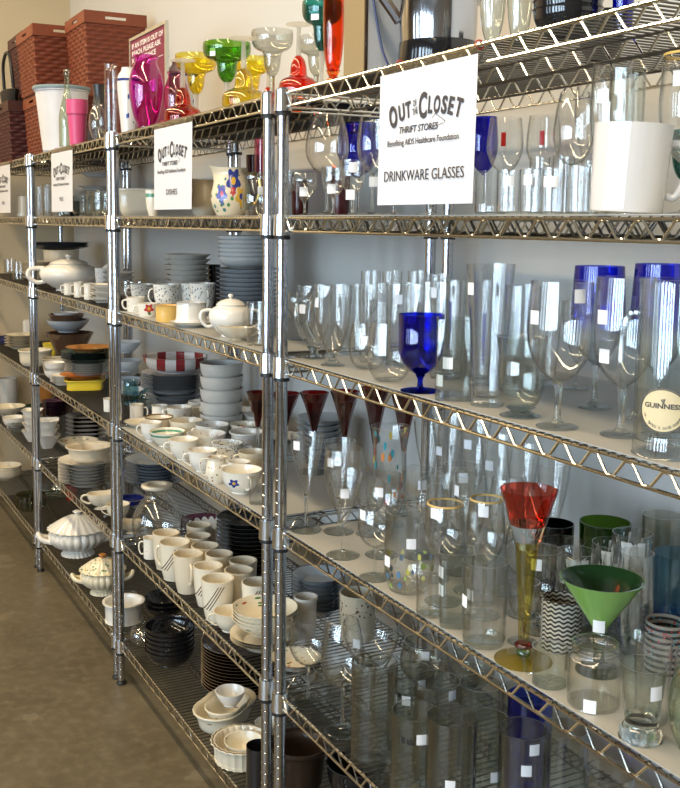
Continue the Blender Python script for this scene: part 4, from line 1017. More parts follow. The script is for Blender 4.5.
# ---- top shelf, far unit
it('bucket', 1, 59, .072, 89, 54, 'bucket_white/bucket_rim', 'white plastic bucket with grey blue rim', None)
it('bottle', 1, 68, .035, 69, 17, 'glass_green_tint', 'tall pale green glass bottle in front of the white bucket', None)
it('pot', 1, 79, .05, 100, 22, 'pink_pot', 'pink flower pot beside the green bottle', None)
it('pearvase', 1, 92, .09, 85, 26, 'charcoal', 'dark grey vase behind the small round clear vase', None)
it('roundvase', 1, 98, .03, 104, 18, 'glass', 'small round clear glass vase in front of the dark vase', None)
# ---- top shelf, near unit
it('urnvase+rib', 1, 492, .04, -14, 26, 'glass_thick', 'ribbed clear glass jar, left of the two beside the chrome percolator', None, H=5.4)
it('urnvase', 1, 515, .07, -14, 26, 'glass_thick', 'smooth clear glass jar between the ribbed jar and the black plates', None, H=5.4)
stack('deepbowl', 1, 567, .09, -2, 70, 5, 'black_glaze', 'black bowl', 'on the top shelf right of the clear jars', 'black bowls stacked on the top shelf', th=1.5, H=3.4)
it('votive', 1, 622, .13, -6, 22, 'cobalt', 'dark blue candle cup right of the black bowls', None, H=3.2)
it('deepbowl', 1, 600, .28, -6, 50, 'charcoal', 'charcoal bowl behind the blue candle cup', None, H=3.0)

# ---- second shelf, near unit
it('balloon', 2, 315, .07, 107, 44, 'glass', 'biggest balloon wine glass, beside the near post under the top shelf', None)
it('tulip', 2, 303, .035, 173, 27, 'glass', 'small cut tulip glass in front of the big balloon glass', None, st=[(302, 192)])
it('cordial+cut', 2, 333, .04, 167, 24, 'glass', 'small clear cordial glass right of the balloon glass stem', None, st=[(331, 189)])
it('cordial+cut', 2, 352, .035, 160, 26, 'glass', 'small cut cordial glass with two price stickers, left of the large sign', None, st=[(353, 168), (350, 195)])
it('wine', 2, 372, .09, 118, 32, 'glass_cool', 'tall wine glass partly behind the left edge of the large sign', None, st=[(373, 182)])
it('wine', 2, 357, .26, 112, 42, 'cobalt/glass', 'cobalt blue goblet on the back of the second shelf', 'blue glasses at the back of the second shelf')
row('votive', 2, 'maroon', 'dark maroon candle cup', 'behind the balloon glass', 'maroon candle cups', [(300, .34, 180, 18, ()), (340, .34, 176, 20, ())])
row('tumbler+cut', 2, 'glass_cool', 'short clear cut tumbler', 'in front, right of the large sign', 'short tumblers right of the sign',
    [(486, .05, 171, 24, ()), (508, .045, 170, 24, [(509, 181)]), (528, .06, 169, 24, [(524, 180)]), (551, .05, 168, 25, [(547, 182), (553, 182)]), (577, .075, 166, 24, ())])
row('straight', 2, 'glass_cool', 'narrow clear highball glass', 'between sign and white mug, second row', 'highball glasses in the second row', [(538, .14, 157, 20, ()), (562, .15, 156, 22, ()), (584, .14, 160, 18, ())])
row('wine', 2, 'red_emblem/glass', 'clear wine glass with a red emblem', 'behind the short tumblers', 'wine glasses with red emblem', [(503, .16, 118, 36, ()), (541, .20, 116, 34, ())])
it('wine', 2, 482, .30, 117, 28, 'cobalt/glass', 'cobalt blue wine glass right behind the edge of the large sign', 'blue glasses at the back of the second shelf')
it('balloon', 2, 572, .11, 92, 40, 'glass', 'balloon wine glass left of the tall hurricane shade, without sticker', None)
it('big_goblet', 2, 598, .115, 38, 42, 'glass', 'very tall clear goblet with sticker behind the white mug', None, st=[(589, 78)])
it('straight', 2, 622, .19, 40, 34, 'glass_thick', 'tall straight clear cylinder glass behind the white mug', None)
it('tulip', 2, 588, .27, 60, 34, 'glass', 'pale tulip glass at the back, behind the very tall goblet', None)
it('big_goblet', 2, 668, .11, 52, 62, 'gold_rim_glass/glass', 'tall gold rimmed goblet with sticker above the white mug handle', None, st=[(656, 80)])
it('cordial', 2, 684, .24, 130, 30, 'teal', 'teal stemmed glass glimpsed behind the white mug handle', None)
it('mug', 2, 628, .05, 127, 76, 'mug_white', 'large plain white mug standing at the front of the second shelf', None, tilt=-3.0, h=0)
ITEMS[-1]['z'] += .0024
it('wine', 2, 430, .10, 110, 34, 'glass', 'clear wine glass hidden behind the large sign', None)

# ---- third shelf, near unit
G = 'clear footed mugs'
it('irish', 3, 314, .06, 285, 36, 'glass', 'clear footed mug with sticker, leftmost beside the near post', G, h=225, st=[(302, 308)])
it('irish', 3, 334, .045, 285, 38, 'glass', 'clear footed mug with sticker, second from the near post', G, h=200, st=[(317, 302)])
W = 'in the long middle row behind the blue goblet'
row('tumbler', 3, 'glass', 'clear straight sided tumbler', W, 'tall tumblers behind the blue goblet',
    [(352, .17, 285, 34, ()), (375, .15, 284, 34, [(381, 296)]), (398, .17, 283, 34, [(394, 298)]), (421, .17, 283, 36, ()), (446, .16, 281, 36, [(432, 292)])])
it('stemless', 3, 357, .075, 322, 38, 'glass', 'stemless wine glass with round belly behind the bigger stemless one', 'stemless wine glasses', st=[(354, 338)])
it('stemless', 3, 389, .045, 322, 46, 'glass', 'larger stemless wine glass left of the blue goblet', 'stemless wine glasses')
it('goblet', 3, 419, .03, 314, 46, 'cobalt', 'cobalt blue goblet standing at the shelf edge', None, st=[(438, 333)])
it('straight+square', 3, 453, .04, 318, 36, 'glass_thick', 'square based clear tumbler right of the blue goblet', None, st=[(439, 379), (447, 361)])
row('cordial', 3, 'glass', 'small clear stemmed glass seen over the tumblers', 'against the wall', 'small stemmed glasses against the wall', [(370, .35, 271, 20, ()), (391, .35, 271, 20, ()), (416, .35, 271, 20, ())])
it('pilsner', 3, 487, .055, 264, 48, 'glass_cool', 'tall beer glass with thick base and sticker, behind the small footed mug', None, st=[(468, 288)])
it('pilsner', 3, 478, .17, 281, 34, 'glass', 'beer glass standing behind the tall beer glass', None)
it('straight', 3, 520, .17, 285, 36, 'glass_cool', 'tall clear tumbler between beer glass and big goblet', None)
it('hurricane', 3, 520, .045, 336, 54, 'glass_thick', 'short clear footed glass with round foot before the beer glass', None)
it('big_goblet', 3, 556, .035, 281, 66, 'glass', 'big clear water goblet with two stickers, in front of the blue rims', None, st=[(573, 294), (531, 316)])
G = 'goblets with blue upper half'
it('big_goblet', 3, 594, .20, 266, 52, 'blue_top/glass', 'blue topped goblet behind the two largest clear goblets, left of its pair', G)
it('big_goblet', 3, 655, .22, 264, 56, 'blue_top/glass', 'blue topped goblet behind the beer mug, right of its pair', G)
it('big_goblet', 3, 612, .075, 277, 62, 'glass_cool/glass', 'large clear goblet with stickers between the water goblet and the beer mug', None, st=[(594, 353), (591, 315)])
G = 'gl'
it('tulip', 3, 575, .30, 300, 30, 'glass', 'clear tulip glass at the back under the blue rims', None)
bmug = it('beermug', 3, 669, .055, 279, 72, 'glass_thick', 'heavy clear beer mug with an oval cream label', None, h=176)
it('pilsner', 3, 545, .28, 300, 32, 'glass', 'clear beer glass far back, right of the tall clear tumbler', None)

# ---- fourth shelf, near unit
G = 'red trumpet flutes with long clear stems'
for u, y, vt, lab in ((286, .30, 393, 'first red trumpet flute right of the near posts'), (314, .30, 392, 'second red trumpet flute right of the near posts'), (344, .31, 391, 'middle one of the red trumpet flutes'), (374, .30, 387, 'red trumpet flute behind the painted confetti glass'), (403, .31, 389, 'rightmost red trumpet flute')):
    it('cone_flute', 4, u, y, vt, 30, 'ruby_dark/glass', lab, G)
it('flute', 4, 306, .045, 434, 33, 'glass', 'tall clear wine flute nearest the post, with sticker on its rim', 'clear champagne flutes', st=[(296, 443)])
it('flute', 4, 331, .09, 440, 32, 'glass', 'clear champagne flute second from the post', 'clear champagne flutes', st=[(322, 460)])
it('tulip', 4, 343, .035, 448, 40, 'glass', 'large clear tulip flute third from the post, with low sticker', 'clear champagne flutes', st=[(344, 489)])
it('hurricane', 4, 381, .20, 428, 40, 'confetti', 'tall glass painted with orange, teal and yellow dots', None)
it('cordial', 4, 359, .14, 480, 30, 'glass', 'small clear glass between the big tulip flute and the dotted glass', None)
it('cordial', 4, 383, .11, 474, 36, 'glass', 'clear cordial glass with sticker below the dotted glass', None, st=[(379, 488)])
it('wine', 4, 374, .025, 508, 36, 'yellow_blossom/glass', 'small wine glass with yellow painted bowl at the shelf edge', None, st=[(361, 511)])
it('dotbowl', 4, 407, .055, 510, 50, 'yellow_blossom', 'wide clear vase painted with yellow and green blossoms', None, st=[(386, 556), (409, 535)], name='vase')
it('wine', 4, 444, .07, 504, 42, 'gold_rim_glass/glass', 'gold rimmed wine glass with large sticker, in front', None, st=[(434, 511)])
W = 'in the glass crowd right of the dotted glass'
G = 'stemmed glasses crowded on the fourth shelf'
row('cordial', 4, 'glass', 'small clear stemmed glass', 'in the second row right of the dotted glass', G, [(409, .155, 468, 32, [(413, 481)]), (425, .10, 482, 32, ()), (447, .16, 466, 34, [(450, 476)]), (468, .13, 478, 32, [(444, 493)])])
row('flute', 4, 'glass', 'tall clear flute', 'against the wall behind the stemmed glasses', 'tall flutes by the wall', [(424, .33, 420, 30, ()), (446, .32, 414, 34, [(437, 449)]), (472, .31, 420, 32, [(465, 442)]), (494, .30, 437, 34, [(487, 463)]), (516, .31, 446, 34, [(507, 481)]), (545, .33, 462, 34, ())])
it('wine', 4, 484, .105, 497, 38, 'gold_rim_glass/glass', 'gold rimmed wine glass with sticker, behind the fluted tumbler', None, st=[(481, 506)])
it('wine', 4, 450, .24, 470, 36, 'glass', 'clear wine glass in the third row, left of the gold rimmed pair', None)
it('tumbler+square', 4, 455, .035, 550, 35, 'glass_thick', 'squarish clear tumbler with two stickers at the shelf edge', None, st=[(438, 588), (439, 570)])
it('wine', 4, 498, .19, 478, 36, 'glass', 'clear wine glass left of the trumpet goblet cup', None)
it('balloon', 4, 510, .14, 520, 40, 'glass', 'clear balloon glass just behind the trumpet goblet', None)
it('tumbler+cut', 4, 488, .035, 562, 46, 'glass', 'cut glass tumbler with fluted base left of the trumpet goblet foot', None, st=[(462, 600)])
it('trumpet', 4, 523, 660, 489, 56, 'cup_red/glass_smoke/olive_amber/ruby/lime', 'tall trumpet goblet with red cup, amber stem and red bead', None, fixed=True)
it('goblet', 4, 545, .13, 556, 42, 'glass', 'clear footed goblet behind the trumpet goblet stem', None, st=[(541, 566)])
it('straight', 4, 553, .27, 524, 40, 'black_glass', 'black glass tumbler behind the trumpet goblet', None)
it('tumbler', 4, 582, .29, 521, 50, 'moss', 'moss green glass bowl shaped tumbler by the wall', None)
it('tumbler', 4, 663, .31, 521, 40, 'glass_smoke', 'smoky clear tumbler above the blue tumbler', None)
row('straight', 4, 'white_band_glass', 'clear tumbler with frosted pattern', 'behind the open green martini glass', 'patterned clear tumblers', [(566, .19, 553, 38, ()), (596, .23, 549, 42, ()), (629, .22, 542, 40, ())])
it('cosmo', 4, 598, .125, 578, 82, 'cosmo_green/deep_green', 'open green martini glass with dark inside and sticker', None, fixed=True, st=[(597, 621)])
it('straight', 4, 562, .13, 602, 40, 'woven_bw', 'tumbler in a black and white woven pattern', None, H=3.2)
it('straight', 4, 628, .19, 598, 38, 'woven_teal', 'tumbler with dark teal and red woven pattern', None, H=3.0)
it('tumbler', 4, 668, 645, 552, 50, 'blue_base', 'blue tumbler with deep blue base at the right picture edge', None)
it('mug', 4, 549, .03, 642, 36, 'glass_thick', 'small clear glass cup with handle, beside the trumpet goblet foot', None, h=180, H=2.2)
it('jar', 4, 593, 703, 642, 52, 'glass', 'clear open glass jar with threaded neck and sticker', None, st=[(590, 698)])
it('shot', 4, 642, .035, 664, 46, 'glass_thick', 'clear shot glass with thick heavy base at the shelf edge', None, st=[(655, 685)])
it('tumbler', 4, 652, .082, 640, 36, 'glass', 'plain clear tumbler behind the heavy shot glass', None)
it('roundvase', 4, 696, .05, 668, 48, 'glass_green_tint', 'small round clear vase at the right picture edge', None)
it('wine', 4, 702, .035, 640, 48, 'glass/deep_green', 'wine glass with a dark green foot, cut by the right picture edge', None, H=6.0, name='wine_glass')

row('tumbler', 4, 'glass', 'small clear tumbler', 'along the shelf edge before the cut tumbler', 'small tumblers at the shelf edge', [(430, .022, 566, 30, ()), (474, .10, 545, 32, [(463, 600)])])
it('cordial', 4, 516, .055, 590, 32, 'glass', 'little stemmed glass left of the trumpet goblet stem', None)
it('coupe', 4, 540, .19, 545, 44, 'glass', 'clear coupe glass behind the trumpet goblet, near the black tumbler', None)
it('stemless', 4, 612, .16, 560, 40, 'glass', 'clear stemless glass behind the green martini glass', None)
it('tumbler+cut', 4, 676, .075, 664, 40, 'glass', 'cut tumbler in front of the blue tumbler', None)
# ---- fifth shelf, near unit
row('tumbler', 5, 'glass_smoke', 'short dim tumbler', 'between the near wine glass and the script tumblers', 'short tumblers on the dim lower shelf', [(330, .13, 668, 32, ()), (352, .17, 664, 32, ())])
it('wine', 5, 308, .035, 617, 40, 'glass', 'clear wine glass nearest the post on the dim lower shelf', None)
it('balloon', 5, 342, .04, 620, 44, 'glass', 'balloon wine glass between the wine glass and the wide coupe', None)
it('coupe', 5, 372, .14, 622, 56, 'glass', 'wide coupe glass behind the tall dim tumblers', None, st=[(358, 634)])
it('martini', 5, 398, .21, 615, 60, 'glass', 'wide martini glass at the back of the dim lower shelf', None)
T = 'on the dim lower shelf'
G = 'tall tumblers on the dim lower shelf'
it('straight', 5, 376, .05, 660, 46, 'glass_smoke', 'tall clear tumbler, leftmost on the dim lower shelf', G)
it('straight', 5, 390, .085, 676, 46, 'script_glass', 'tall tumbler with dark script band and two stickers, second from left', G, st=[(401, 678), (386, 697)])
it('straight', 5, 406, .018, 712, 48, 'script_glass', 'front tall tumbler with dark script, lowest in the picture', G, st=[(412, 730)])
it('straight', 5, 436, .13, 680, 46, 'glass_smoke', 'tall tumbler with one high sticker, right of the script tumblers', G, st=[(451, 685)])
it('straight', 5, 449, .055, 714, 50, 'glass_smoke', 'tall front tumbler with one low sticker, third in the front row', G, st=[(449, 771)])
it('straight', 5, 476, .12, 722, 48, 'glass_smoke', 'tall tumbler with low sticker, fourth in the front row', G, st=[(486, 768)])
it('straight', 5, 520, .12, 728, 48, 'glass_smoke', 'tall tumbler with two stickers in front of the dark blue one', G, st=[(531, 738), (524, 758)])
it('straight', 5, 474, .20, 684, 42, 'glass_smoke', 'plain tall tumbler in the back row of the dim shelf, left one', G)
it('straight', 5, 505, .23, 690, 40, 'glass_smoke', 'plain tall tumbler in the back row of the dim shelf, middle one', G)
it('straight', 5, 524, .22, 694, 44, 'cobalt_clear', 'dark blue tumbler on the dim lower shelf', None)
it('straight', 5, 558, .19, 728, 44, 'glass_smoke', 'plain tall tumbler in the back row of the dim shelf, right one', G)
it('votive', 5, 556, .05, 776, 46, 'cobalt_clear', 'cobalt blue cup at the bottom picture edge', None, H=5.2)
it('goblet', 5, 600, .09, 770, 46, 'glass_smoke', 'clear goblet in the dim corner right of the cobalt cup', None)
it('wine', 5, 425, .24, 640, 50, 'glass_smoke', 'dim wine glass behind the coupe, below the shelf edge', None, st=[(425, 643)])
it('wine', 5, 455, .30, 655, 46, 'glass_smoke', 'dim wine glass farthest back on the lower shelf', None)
# ---- bottom shelf, near unit
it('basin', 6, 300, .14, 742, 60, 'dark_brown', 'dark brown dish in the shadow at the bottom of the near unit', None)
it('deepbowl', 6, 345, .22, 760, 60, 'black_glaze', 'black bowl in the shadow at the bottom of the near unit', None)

# ================================================================== unit with mugs, teacups, plates
# second shelf
it('casserole+square', 2, 139, .20, 189, 42, 'cream', 'cream square dish behind the paper sign reading DISHES', None)
it('deepbowl', 2, 153, .07, 190, 15, 'green_rim', 'small cup with green band beside the paper sign', None, name='teacup')
it('pitcher', 2, 205, .08, 180, 30, 'bone/bone', 'beige pitcher between the sign and the flowered pitcher', None, h=0)
it('pitcher', 2, 231, .055, 168, 40, 'majolica/gold', 'cream pitcher painted with big blue and yellow flowers', None, h=0)
it('pitcher', 2, 256, .05, 172, 28, 'glass_thick/glass', 'clear glass pitcher with sticker beside the near posts', None, st=[(261, 191)])
it('votive', 2, 254, .28, 155, 16, 'maroon', 'maroon cup behind the clear pitcher', None)
it('goblet', 2, 262, .25, 130, 16, 'pink_clear', 'pale pink goblet behind the clear pitcher', None)
# third shelf
G = 'stacks of glazed tableware'
stack('conebowl', 3, 188, .25, 254, 46, 9, 'grey_speck', 'grey brown bowl', 'left of the tall grey plates', 'grey brown bowls', th=1.7)
p = stack('plate', 3, 247, .28, 268, 62, 11, 'slate_plate', 'slate blue dinner plate', 'under the pale serving bowls', 'slate blue dinner plates', th=1.0, fixed=True)
stack('deepbowl', 3, 243, 0, 0, 56, 6, 'grey_glaze', 'pale grey bowl', 'on top of the slate blue plates', 'pale grey bowls', th=1.4, H=3.8, on=p)
it('demitasse', 3, 214, .36, 240, 14, 'black_glaze', 'black cup left of the pale grey bowls, at the back', None, H=5.6)
it('dotbowl+rib', 3, 139, .24, 244, 44, 'glass', 'clear ribbed glass bowl left of the grey brown bowls', None, H=2.6)
stack('saucer', 3, 119, .20, 272, 32, 5, 'dark_edge_plate', 'white saucer', 'behind the near left post', 'white saucers by the left post', th=.6)
it('cup', 3, 143, .14, 284, 26, 'blue_dots', 'dotted teacup behind the two flowered mugs', 'dotted teacups', h=180)
it('cup', 3, 167, .12, 284, 27, 'blue_dots', 'dotted teacup above the yellow cup', 'dotted teacups', h=180)
it('cup', 3, 190, .19, 283, 25, 'blue_dots', 'dotted teacup under the grey brown bowls', 'dotted teacups', h=-80)
it('cup', 3, 208, .17, 283, 26, 'blue_dots', 'dotted teacup left of the slate blue plates', 'dotted teacups', h=-70)
it('mug', 3, 136, .05, 297, 19, 'floral_cup', 'small flowered mug nearest the left post', None, h=180)
it('mug', 3, 148, .035, 303, 20, 'red_flower', 'small mug with one red flower', None, h=180)
it('demitasse', 3, 168, .035, 305, 27, 'yellow_glaze', 'yellow cup at the shelf edge', None, h=0)
q = it('saucer', 3, 191, .05, 317, 44, 'white', 'white saucer under the upturned white cup', None, H=.55)
it('ramekin', 3, 192, 0, 0, 34, 'white', 'white round cup on the saucer beside the lidded sugar bowl', None, on=q, H=2.1, inv=True, name='teacup')
it('saucer', 3, 205, .11, 294, 34, 'white', 'white saucer behind the upturned white cup', None, H=.6)
it('sugar', 3, 231, .055, 294, 44, 'white', 'white lidded sugar bowl with two handles', None)
it('gravy', 3, 232, .02, 331, 34, 'cream', 'cream creamer lying low at the shelf edge', None, H=1.3, h=20, name='creamer', cat='creamer')
it('mug', 3, 256, .04, 302, 19, 'glass', 'clear glass mug left of the near posts', None, h=180)
# fourth shelf
p = stack('plate', 4, 176, .26, 392, 62, 4, 'slate_plate', 'slate blue plate with white side', 'under the brown rimmed plates', 'slate plates on the teacup shelf', th=.8, fixed=True)
q = stack('plate', 4, 172, 0, 0, 68, 7, 'brown_rim_plate', 'brown rimmed dinner plate', 'under the striped bowl', 'brown rimmed dinner plates', th=.9, H=2.9, on=p)
it('deepbowl', 4, 178, 0, 0, 66, 'flag_bowl', 'white bowl with red stripes inside, on top of the brown plates', None, H=2.2, on=q)
stack('deepbowl', 4, 217, .24, 363, 44, 5, 'grey_speck', 'speckled grey bowl', 'behind the floral teacups', 'speckled grey bowls', th=2.7)
it('cylvase', 4, 132, .16, 380, 18, 'turquoise', 'pale turquoise glass jar left of the brown plates', None)
it('roundvase', 4, 147, .20, 388, 24, 'turquoise', 'turquoise glass vase in front of the brown plates', None)
it('sugar', 4, 124, .31, 326, 30, 'pale_blue', 'pale blue lidded dish behind the left post', None, H=3.4, rot=50, name='covered_dish', cat='dish')
it('coupeplate+oval', 4, 124, .22, 348, 44, 'pale_blue', 'pale oval dish below the lidded pale blue dish', None, H=1.0)
G = 'white teacups crowded on the shelf'
C = [('demitasse', 137, .12, 407, 15, 'white', 'small white coffee cup nearest the left post, behind the flat dish', 0),
 ('demitasse', 151, .12, 407, 17, 'white', 'small white coffee cup, second from the left post', -70),
 ('demitasse', 181, .15, 392, 17, 'white', 'tall white coffee cup raised above the others', 0),
 ('cup', 193, .11, 399, 20, 'white', 'little white teacup right under the tall white coffee cup', 180),
 ('cup', 159, .07, 417, 29, 'gold_rim', 'shallow white cup with brown rim', 0),
 ('cup', 212, .15, 404, 36, 'blue_flower', 'wide white teacup with blue flower, in front of the speckled bowls', 180),
 ('cup', 186, .075, 421, 34, 'cream', 'cream teacup with brown line left of the floral teacup', 0),
 ('cup', 223, .10, 416, 36, 'floral_cup', 'white teacup with pink and yellow flowers', 180),
 ('bowl', 162, .035, 430, 36, 'green_rim', 'small bowl with green outside near the shelf edge', 0),
 ('cup', 196, .035, 436, 40, 'blue_floral', 'white teacup with a row of blue flowers at its rim', 180),
 ('cup', 188, .016, 452, 30, 'white', 'white teacup under the one with the blue flower row', 180),
 ('demitasse', 228, .065, 443, 34, 'blue_dots', 'white cup with grey scroll pattern', 0),
 ('ramekin', 247, .10, 432, 36, 'white', 'plain white cup left of the red flute', 0),
 ('jug', 209, .018, 459, 22, 'orange_berry', 'tiny creamer with orange berries at the shelf edge', 180),
 ('cup', 237, .022, 470, 42, 'blue_flower', 'big white teacup with a blue flower, foremost on the shelf', -70),
 ('cup', 253, .12, 452, 30, 'cream', 'cream teacup close to the near post', 180),
 ('cup', 246, .17, 415, 32, 'white', 'white teacup half hidden by the red flute', -60),
 ('cup', 170, .1, 407, 26, 'floral_cup', 'flowered cup behind the green rimmed bowl', 180),
 ('cup', 207, .1, 423, 34, 'blue_floral', 'blue flowered cup between the floral teacup and the scroll cup', 200),
 ('cup', 176, .03, 440, 30, 'floral_cup', 'flowered cup beside the green rimmed bowl at the edge', 180),
 ('saucer', 240, .16, 436, 44, 'floral_cup', 'flowered saucer behind the scroll patterned cup', 0),
 ('cup', 240, .14, 424, 30, 'orange_berry', 'berry patterned cup by the speckled bowls', 20),
 ('demitasse', 222, .03, 462, 24, 'white', 'narrow white cup beside the tiny creamer', 180),
 ('cup', 150, .06, 423, 22, 'white', 'little plain cup at the left end of the teacup shelf', 180),
 ('cup', 201, .2, 398, 24, 'floral_cup', 'flowered cup before the stack of speckled bowls', 0),
 ('saucer', 137, .045, 421, 34, 'cream', 'flat cream dish at the left end of the teacup shelf', 0)]
HC = {'cup': 2.3, 'demitasse': 2.3, 'ramekin': 2.3, 'bowl': 1.8, 'jug': 2.6, 'saucer': .7}
for kd, u, y, vt, w, mt, lab, h in C:
    Hh = HC[kd]; p_ = on_z(u, vt, SH[4] + Hh * IN); g_ = G if 'cup' in lab else None
    if p_.y < .37:
        it(kd, 4, u, y, vt, w, mt, lab, g_, h=h, H=Hh); d_ = ITEMS[-1]; d_['x'] = d_['ox'] = p_.x; d_['y'] = d_['oy'] = max(.02, p_.y)
        d_['R'] = w / 2 * proj(p_)[2] / F
    else: stack(kd, 4, u, min(y + .06, .3), vt, w, 2, mt, lab, 'of two cups', g_, h=h, th=Hh)
it('cone_flute', 4, 254, .20, 392, 26, 'ruby_dark/glass', 'red trumpet flute left of the near posts', 'red trumpet flutes with long clear stems')
it('straight', 4, 257, .035, 478, 16, 'glass', 'small clear tumbler left of the near posts', None)
# fifth shelf
it('carafe', 5, 160, .10, 486, 50, 'glass/cream', 'round clear carafe with a cream lid', None)
it('demitasse', 5, 128, .15, 498, 32, 'blue_inside', 'brown mug with dark blue inside', 'brown dishes blue inside')
it('bowl', 5, 126, .27, 484, 40, 'blue_inside', 'pale bowl with blue inside above the brown mug', 'brown dishes blue inside')
it('gravy', 5, 131, .05, 522, 22, 'cream', 'small cream creamer behind the left post', None, H=1.7, name='creamer', cat='creamer')
it('shell', 5, 194, .20, 492, 56, 'white', 'white fluted shell shaped dish', None, H=3.0)
stack('plate', 5, 150, .33, 455, 60, 8, 'slate_plate', 'grey plate', 'behind the carafe', 'grey plates behind the carafe', th=.8)
stack('plate', 5, 249, .26, 516, 66, 13, 'rim_black_plate', 'dinner plate with black rim', 'behind the striped mugs', 'black rimmed dinner plates', th=.9)
stack('plate', 5, 205, .27, 522, 40, 4, 'purple_glaze', 'dark plate', 'under the shell dish', 'dark plates by the shell dish', th=.6)
G = 'tall cream mugs with diagonal dark lines'
M = [(150, .03, 538, 17, 'demitasse', 'floral_cup', 'tiny flowered cup at the left of the cream mugs', 180),
 (166, .085, 533, 29, 'tallmug', 'bone', 'plain looking cream mug behind the leftmost striped mug', 90),
 (169, .034, 543, 33, 'tallmug', 'diag', 'leftmost cream mug with diagonal lines', 150),
 (188, .034, 554, 32, 'tallmug', 'bone', 'cream mug with its handle facing front', -80),
 (199, .165, 525, 27, 'tallmug', 'bone', 'cream mug farthest back in the mug cluster', 30),
 (198, .115, 536, 28, 'tallmug', 'bone', 'cream mug second from the back in the mug cluster', 30),
 (205, .075, 546, 30, 'tallmug', 'bone', 'cream mug in the centre of the mug cluster', 30),
 (219, .12, 554, 30, 'tallmug', 'bone', 'cream mug right behind the centre of the mug cluster', 10),
 (208, .032, 566, 32, 'tallmug', 'diag', 'striped cream mug directly behind the foremost one', 90),
 (235, .075, 572, 32, 'tallmug', 'bone', 'cream mug behind the rightmost striped mug', 130),
 (243, .125, 561, 30, 'tallmug', 'bone', 'cream mug at the back right of the mug cluster', 60),
 (210, .0, 581, 35, 'tallmug', 'diag', 'foremost and largest cream mug with diagonal lines', 90),
 (243, .035, 588, 34, 'tallmug', 'diag', 'rightmost cream mug with diagonal lines', 90)]
MH = 4.35
for u, y, vt, w, kd, mt, lab, h in M:
    w *= .93; p_ = on_z(u, vt, SH[5] + (MH if kd == 'tallmug' else 2.6) * IN)
    it(kd, 5, u, min(max(p_.y, .03), .35), vt, w, mt, lab, G if kd == 'tallmug' else None, h=h, H=MH if kd == 'tallmug' else 2.6)
    ITEMS[-1]['x'] = ITEMS[-1]['ox'] = p_.x
it('cup', 5, 229, .018, 616, 34, 'cream', 'cream teacup in front of the leaf patterned plates', None, h=180, H=2.1)
q = stack('plate', 5, 264, .075, 655, 68, 3, 'cream', 'cream plate', 'under the leaf patterned bowls', 'cream plates under the leaf bowls', th=.9, H=1.4, fixed=True)
stack('bowl', 5, 266, 0, 0, 66, 4, 'leaf_plate', 'cream bowl with green leaves', 'behind the near posts', 'leaf patterned bowls', th=1.6, H=2.6, on=q)
# bottom shelf
stack('bowl', 6, 150, .15, 610, 40, 3, 'black_glaze', 'black bowl', 'left on the bottom shelf', 'black bowls on the bottom shelf', th=1.7, H=3.0)
stack('deepbowl', 6, 170, .09, 624, 50, 6, 'black_glaze', 'glossy black bowl', 'in the middle of the bottom shelf', 'glossy black bowls on the bottom shelf', th=2.0)
it('roundvase', 6, 128, .10, 595, 24, 'glass', 'clear round glass behind the left post above the black bowls', None)
stack('plate', 6, 238, .20, 645, 80, 14, 'brown_plate', 'dark brown plate', 'on the bottom shelf behind the white oval dishes', 'dark brown plates on the bottom shelf', th=.9)
q = it('basin+oval', 6, 226, .10, 698, 78, 'leaf_dish', 'white oval baking dish with leaf pattern, largest on the bottom shelf', None, H=2.4, rot=60)
it('basin+oval', 6, 233, 0, 0, 56, 'leaf_dish', 'smaller oval dish nested in the big oval dish', None, H=2.2, on=q, dz=-.045, rot=60)
it('bowl', 6, 240, 0, 0, 30, 'white', 'small round white bowl on the nested oval dishes', None, H=1.6, on=q, dz=.012)
it('ramekin+rib', 6, 235, .045, 752, 62, 'cream', 'cream fluted quiche dish at the bottom of the picture', None, H=2.1, name='baking_dish', cat='dish')
it('bowl', 6, 239, 0, 0, 40, 'leaf_dish', 'small cream bowl standing in the fluted dish', None, H=1.9, on=ITEMS[-1], dz=-.047)
it('straight', 6, 257, .02, 745, 26, 'black_glaze', 'tall black canister beside the near post on the bottom shelf', None, H=5.5, name='canister')
it('deepbowl', 6, 262, .16, 690, 26, 'white', 'small white bowl beside the near post on the bottom shelf', None, H=1.8)
# far end of that unit seen through the near one
stack('plate', 5, 318, .30, 573, 54, 8, 'slate_plate', 'grey dinner plate', 'behind the dim wine glasses', 'grey plates behind the dim wine glasses', th=.9)
it('ramekin', 5, 298, .17, 580, 24, 'grey_speck', 'pale ribbed cup right behind the near posts', 'pale cups behind the posts', H=4.2, name='mug')
it('canister', 5, 357, .31, 580, 36, 'canister_pat', 'cream canister with a dark berry border', None, H=4.6)
it('plate', 5, 290, .09, 640, 50, 'orange_berry', 'plate with orange berries just right of the near posts', None, H=.9)
stack('plate', 4, 318, .35, 410, 50, 8, 'grey_glaze', 'pale grey plate', 'behind the red flutes', 'pale grey plates behind the flutes', th=.8, H=5.2)

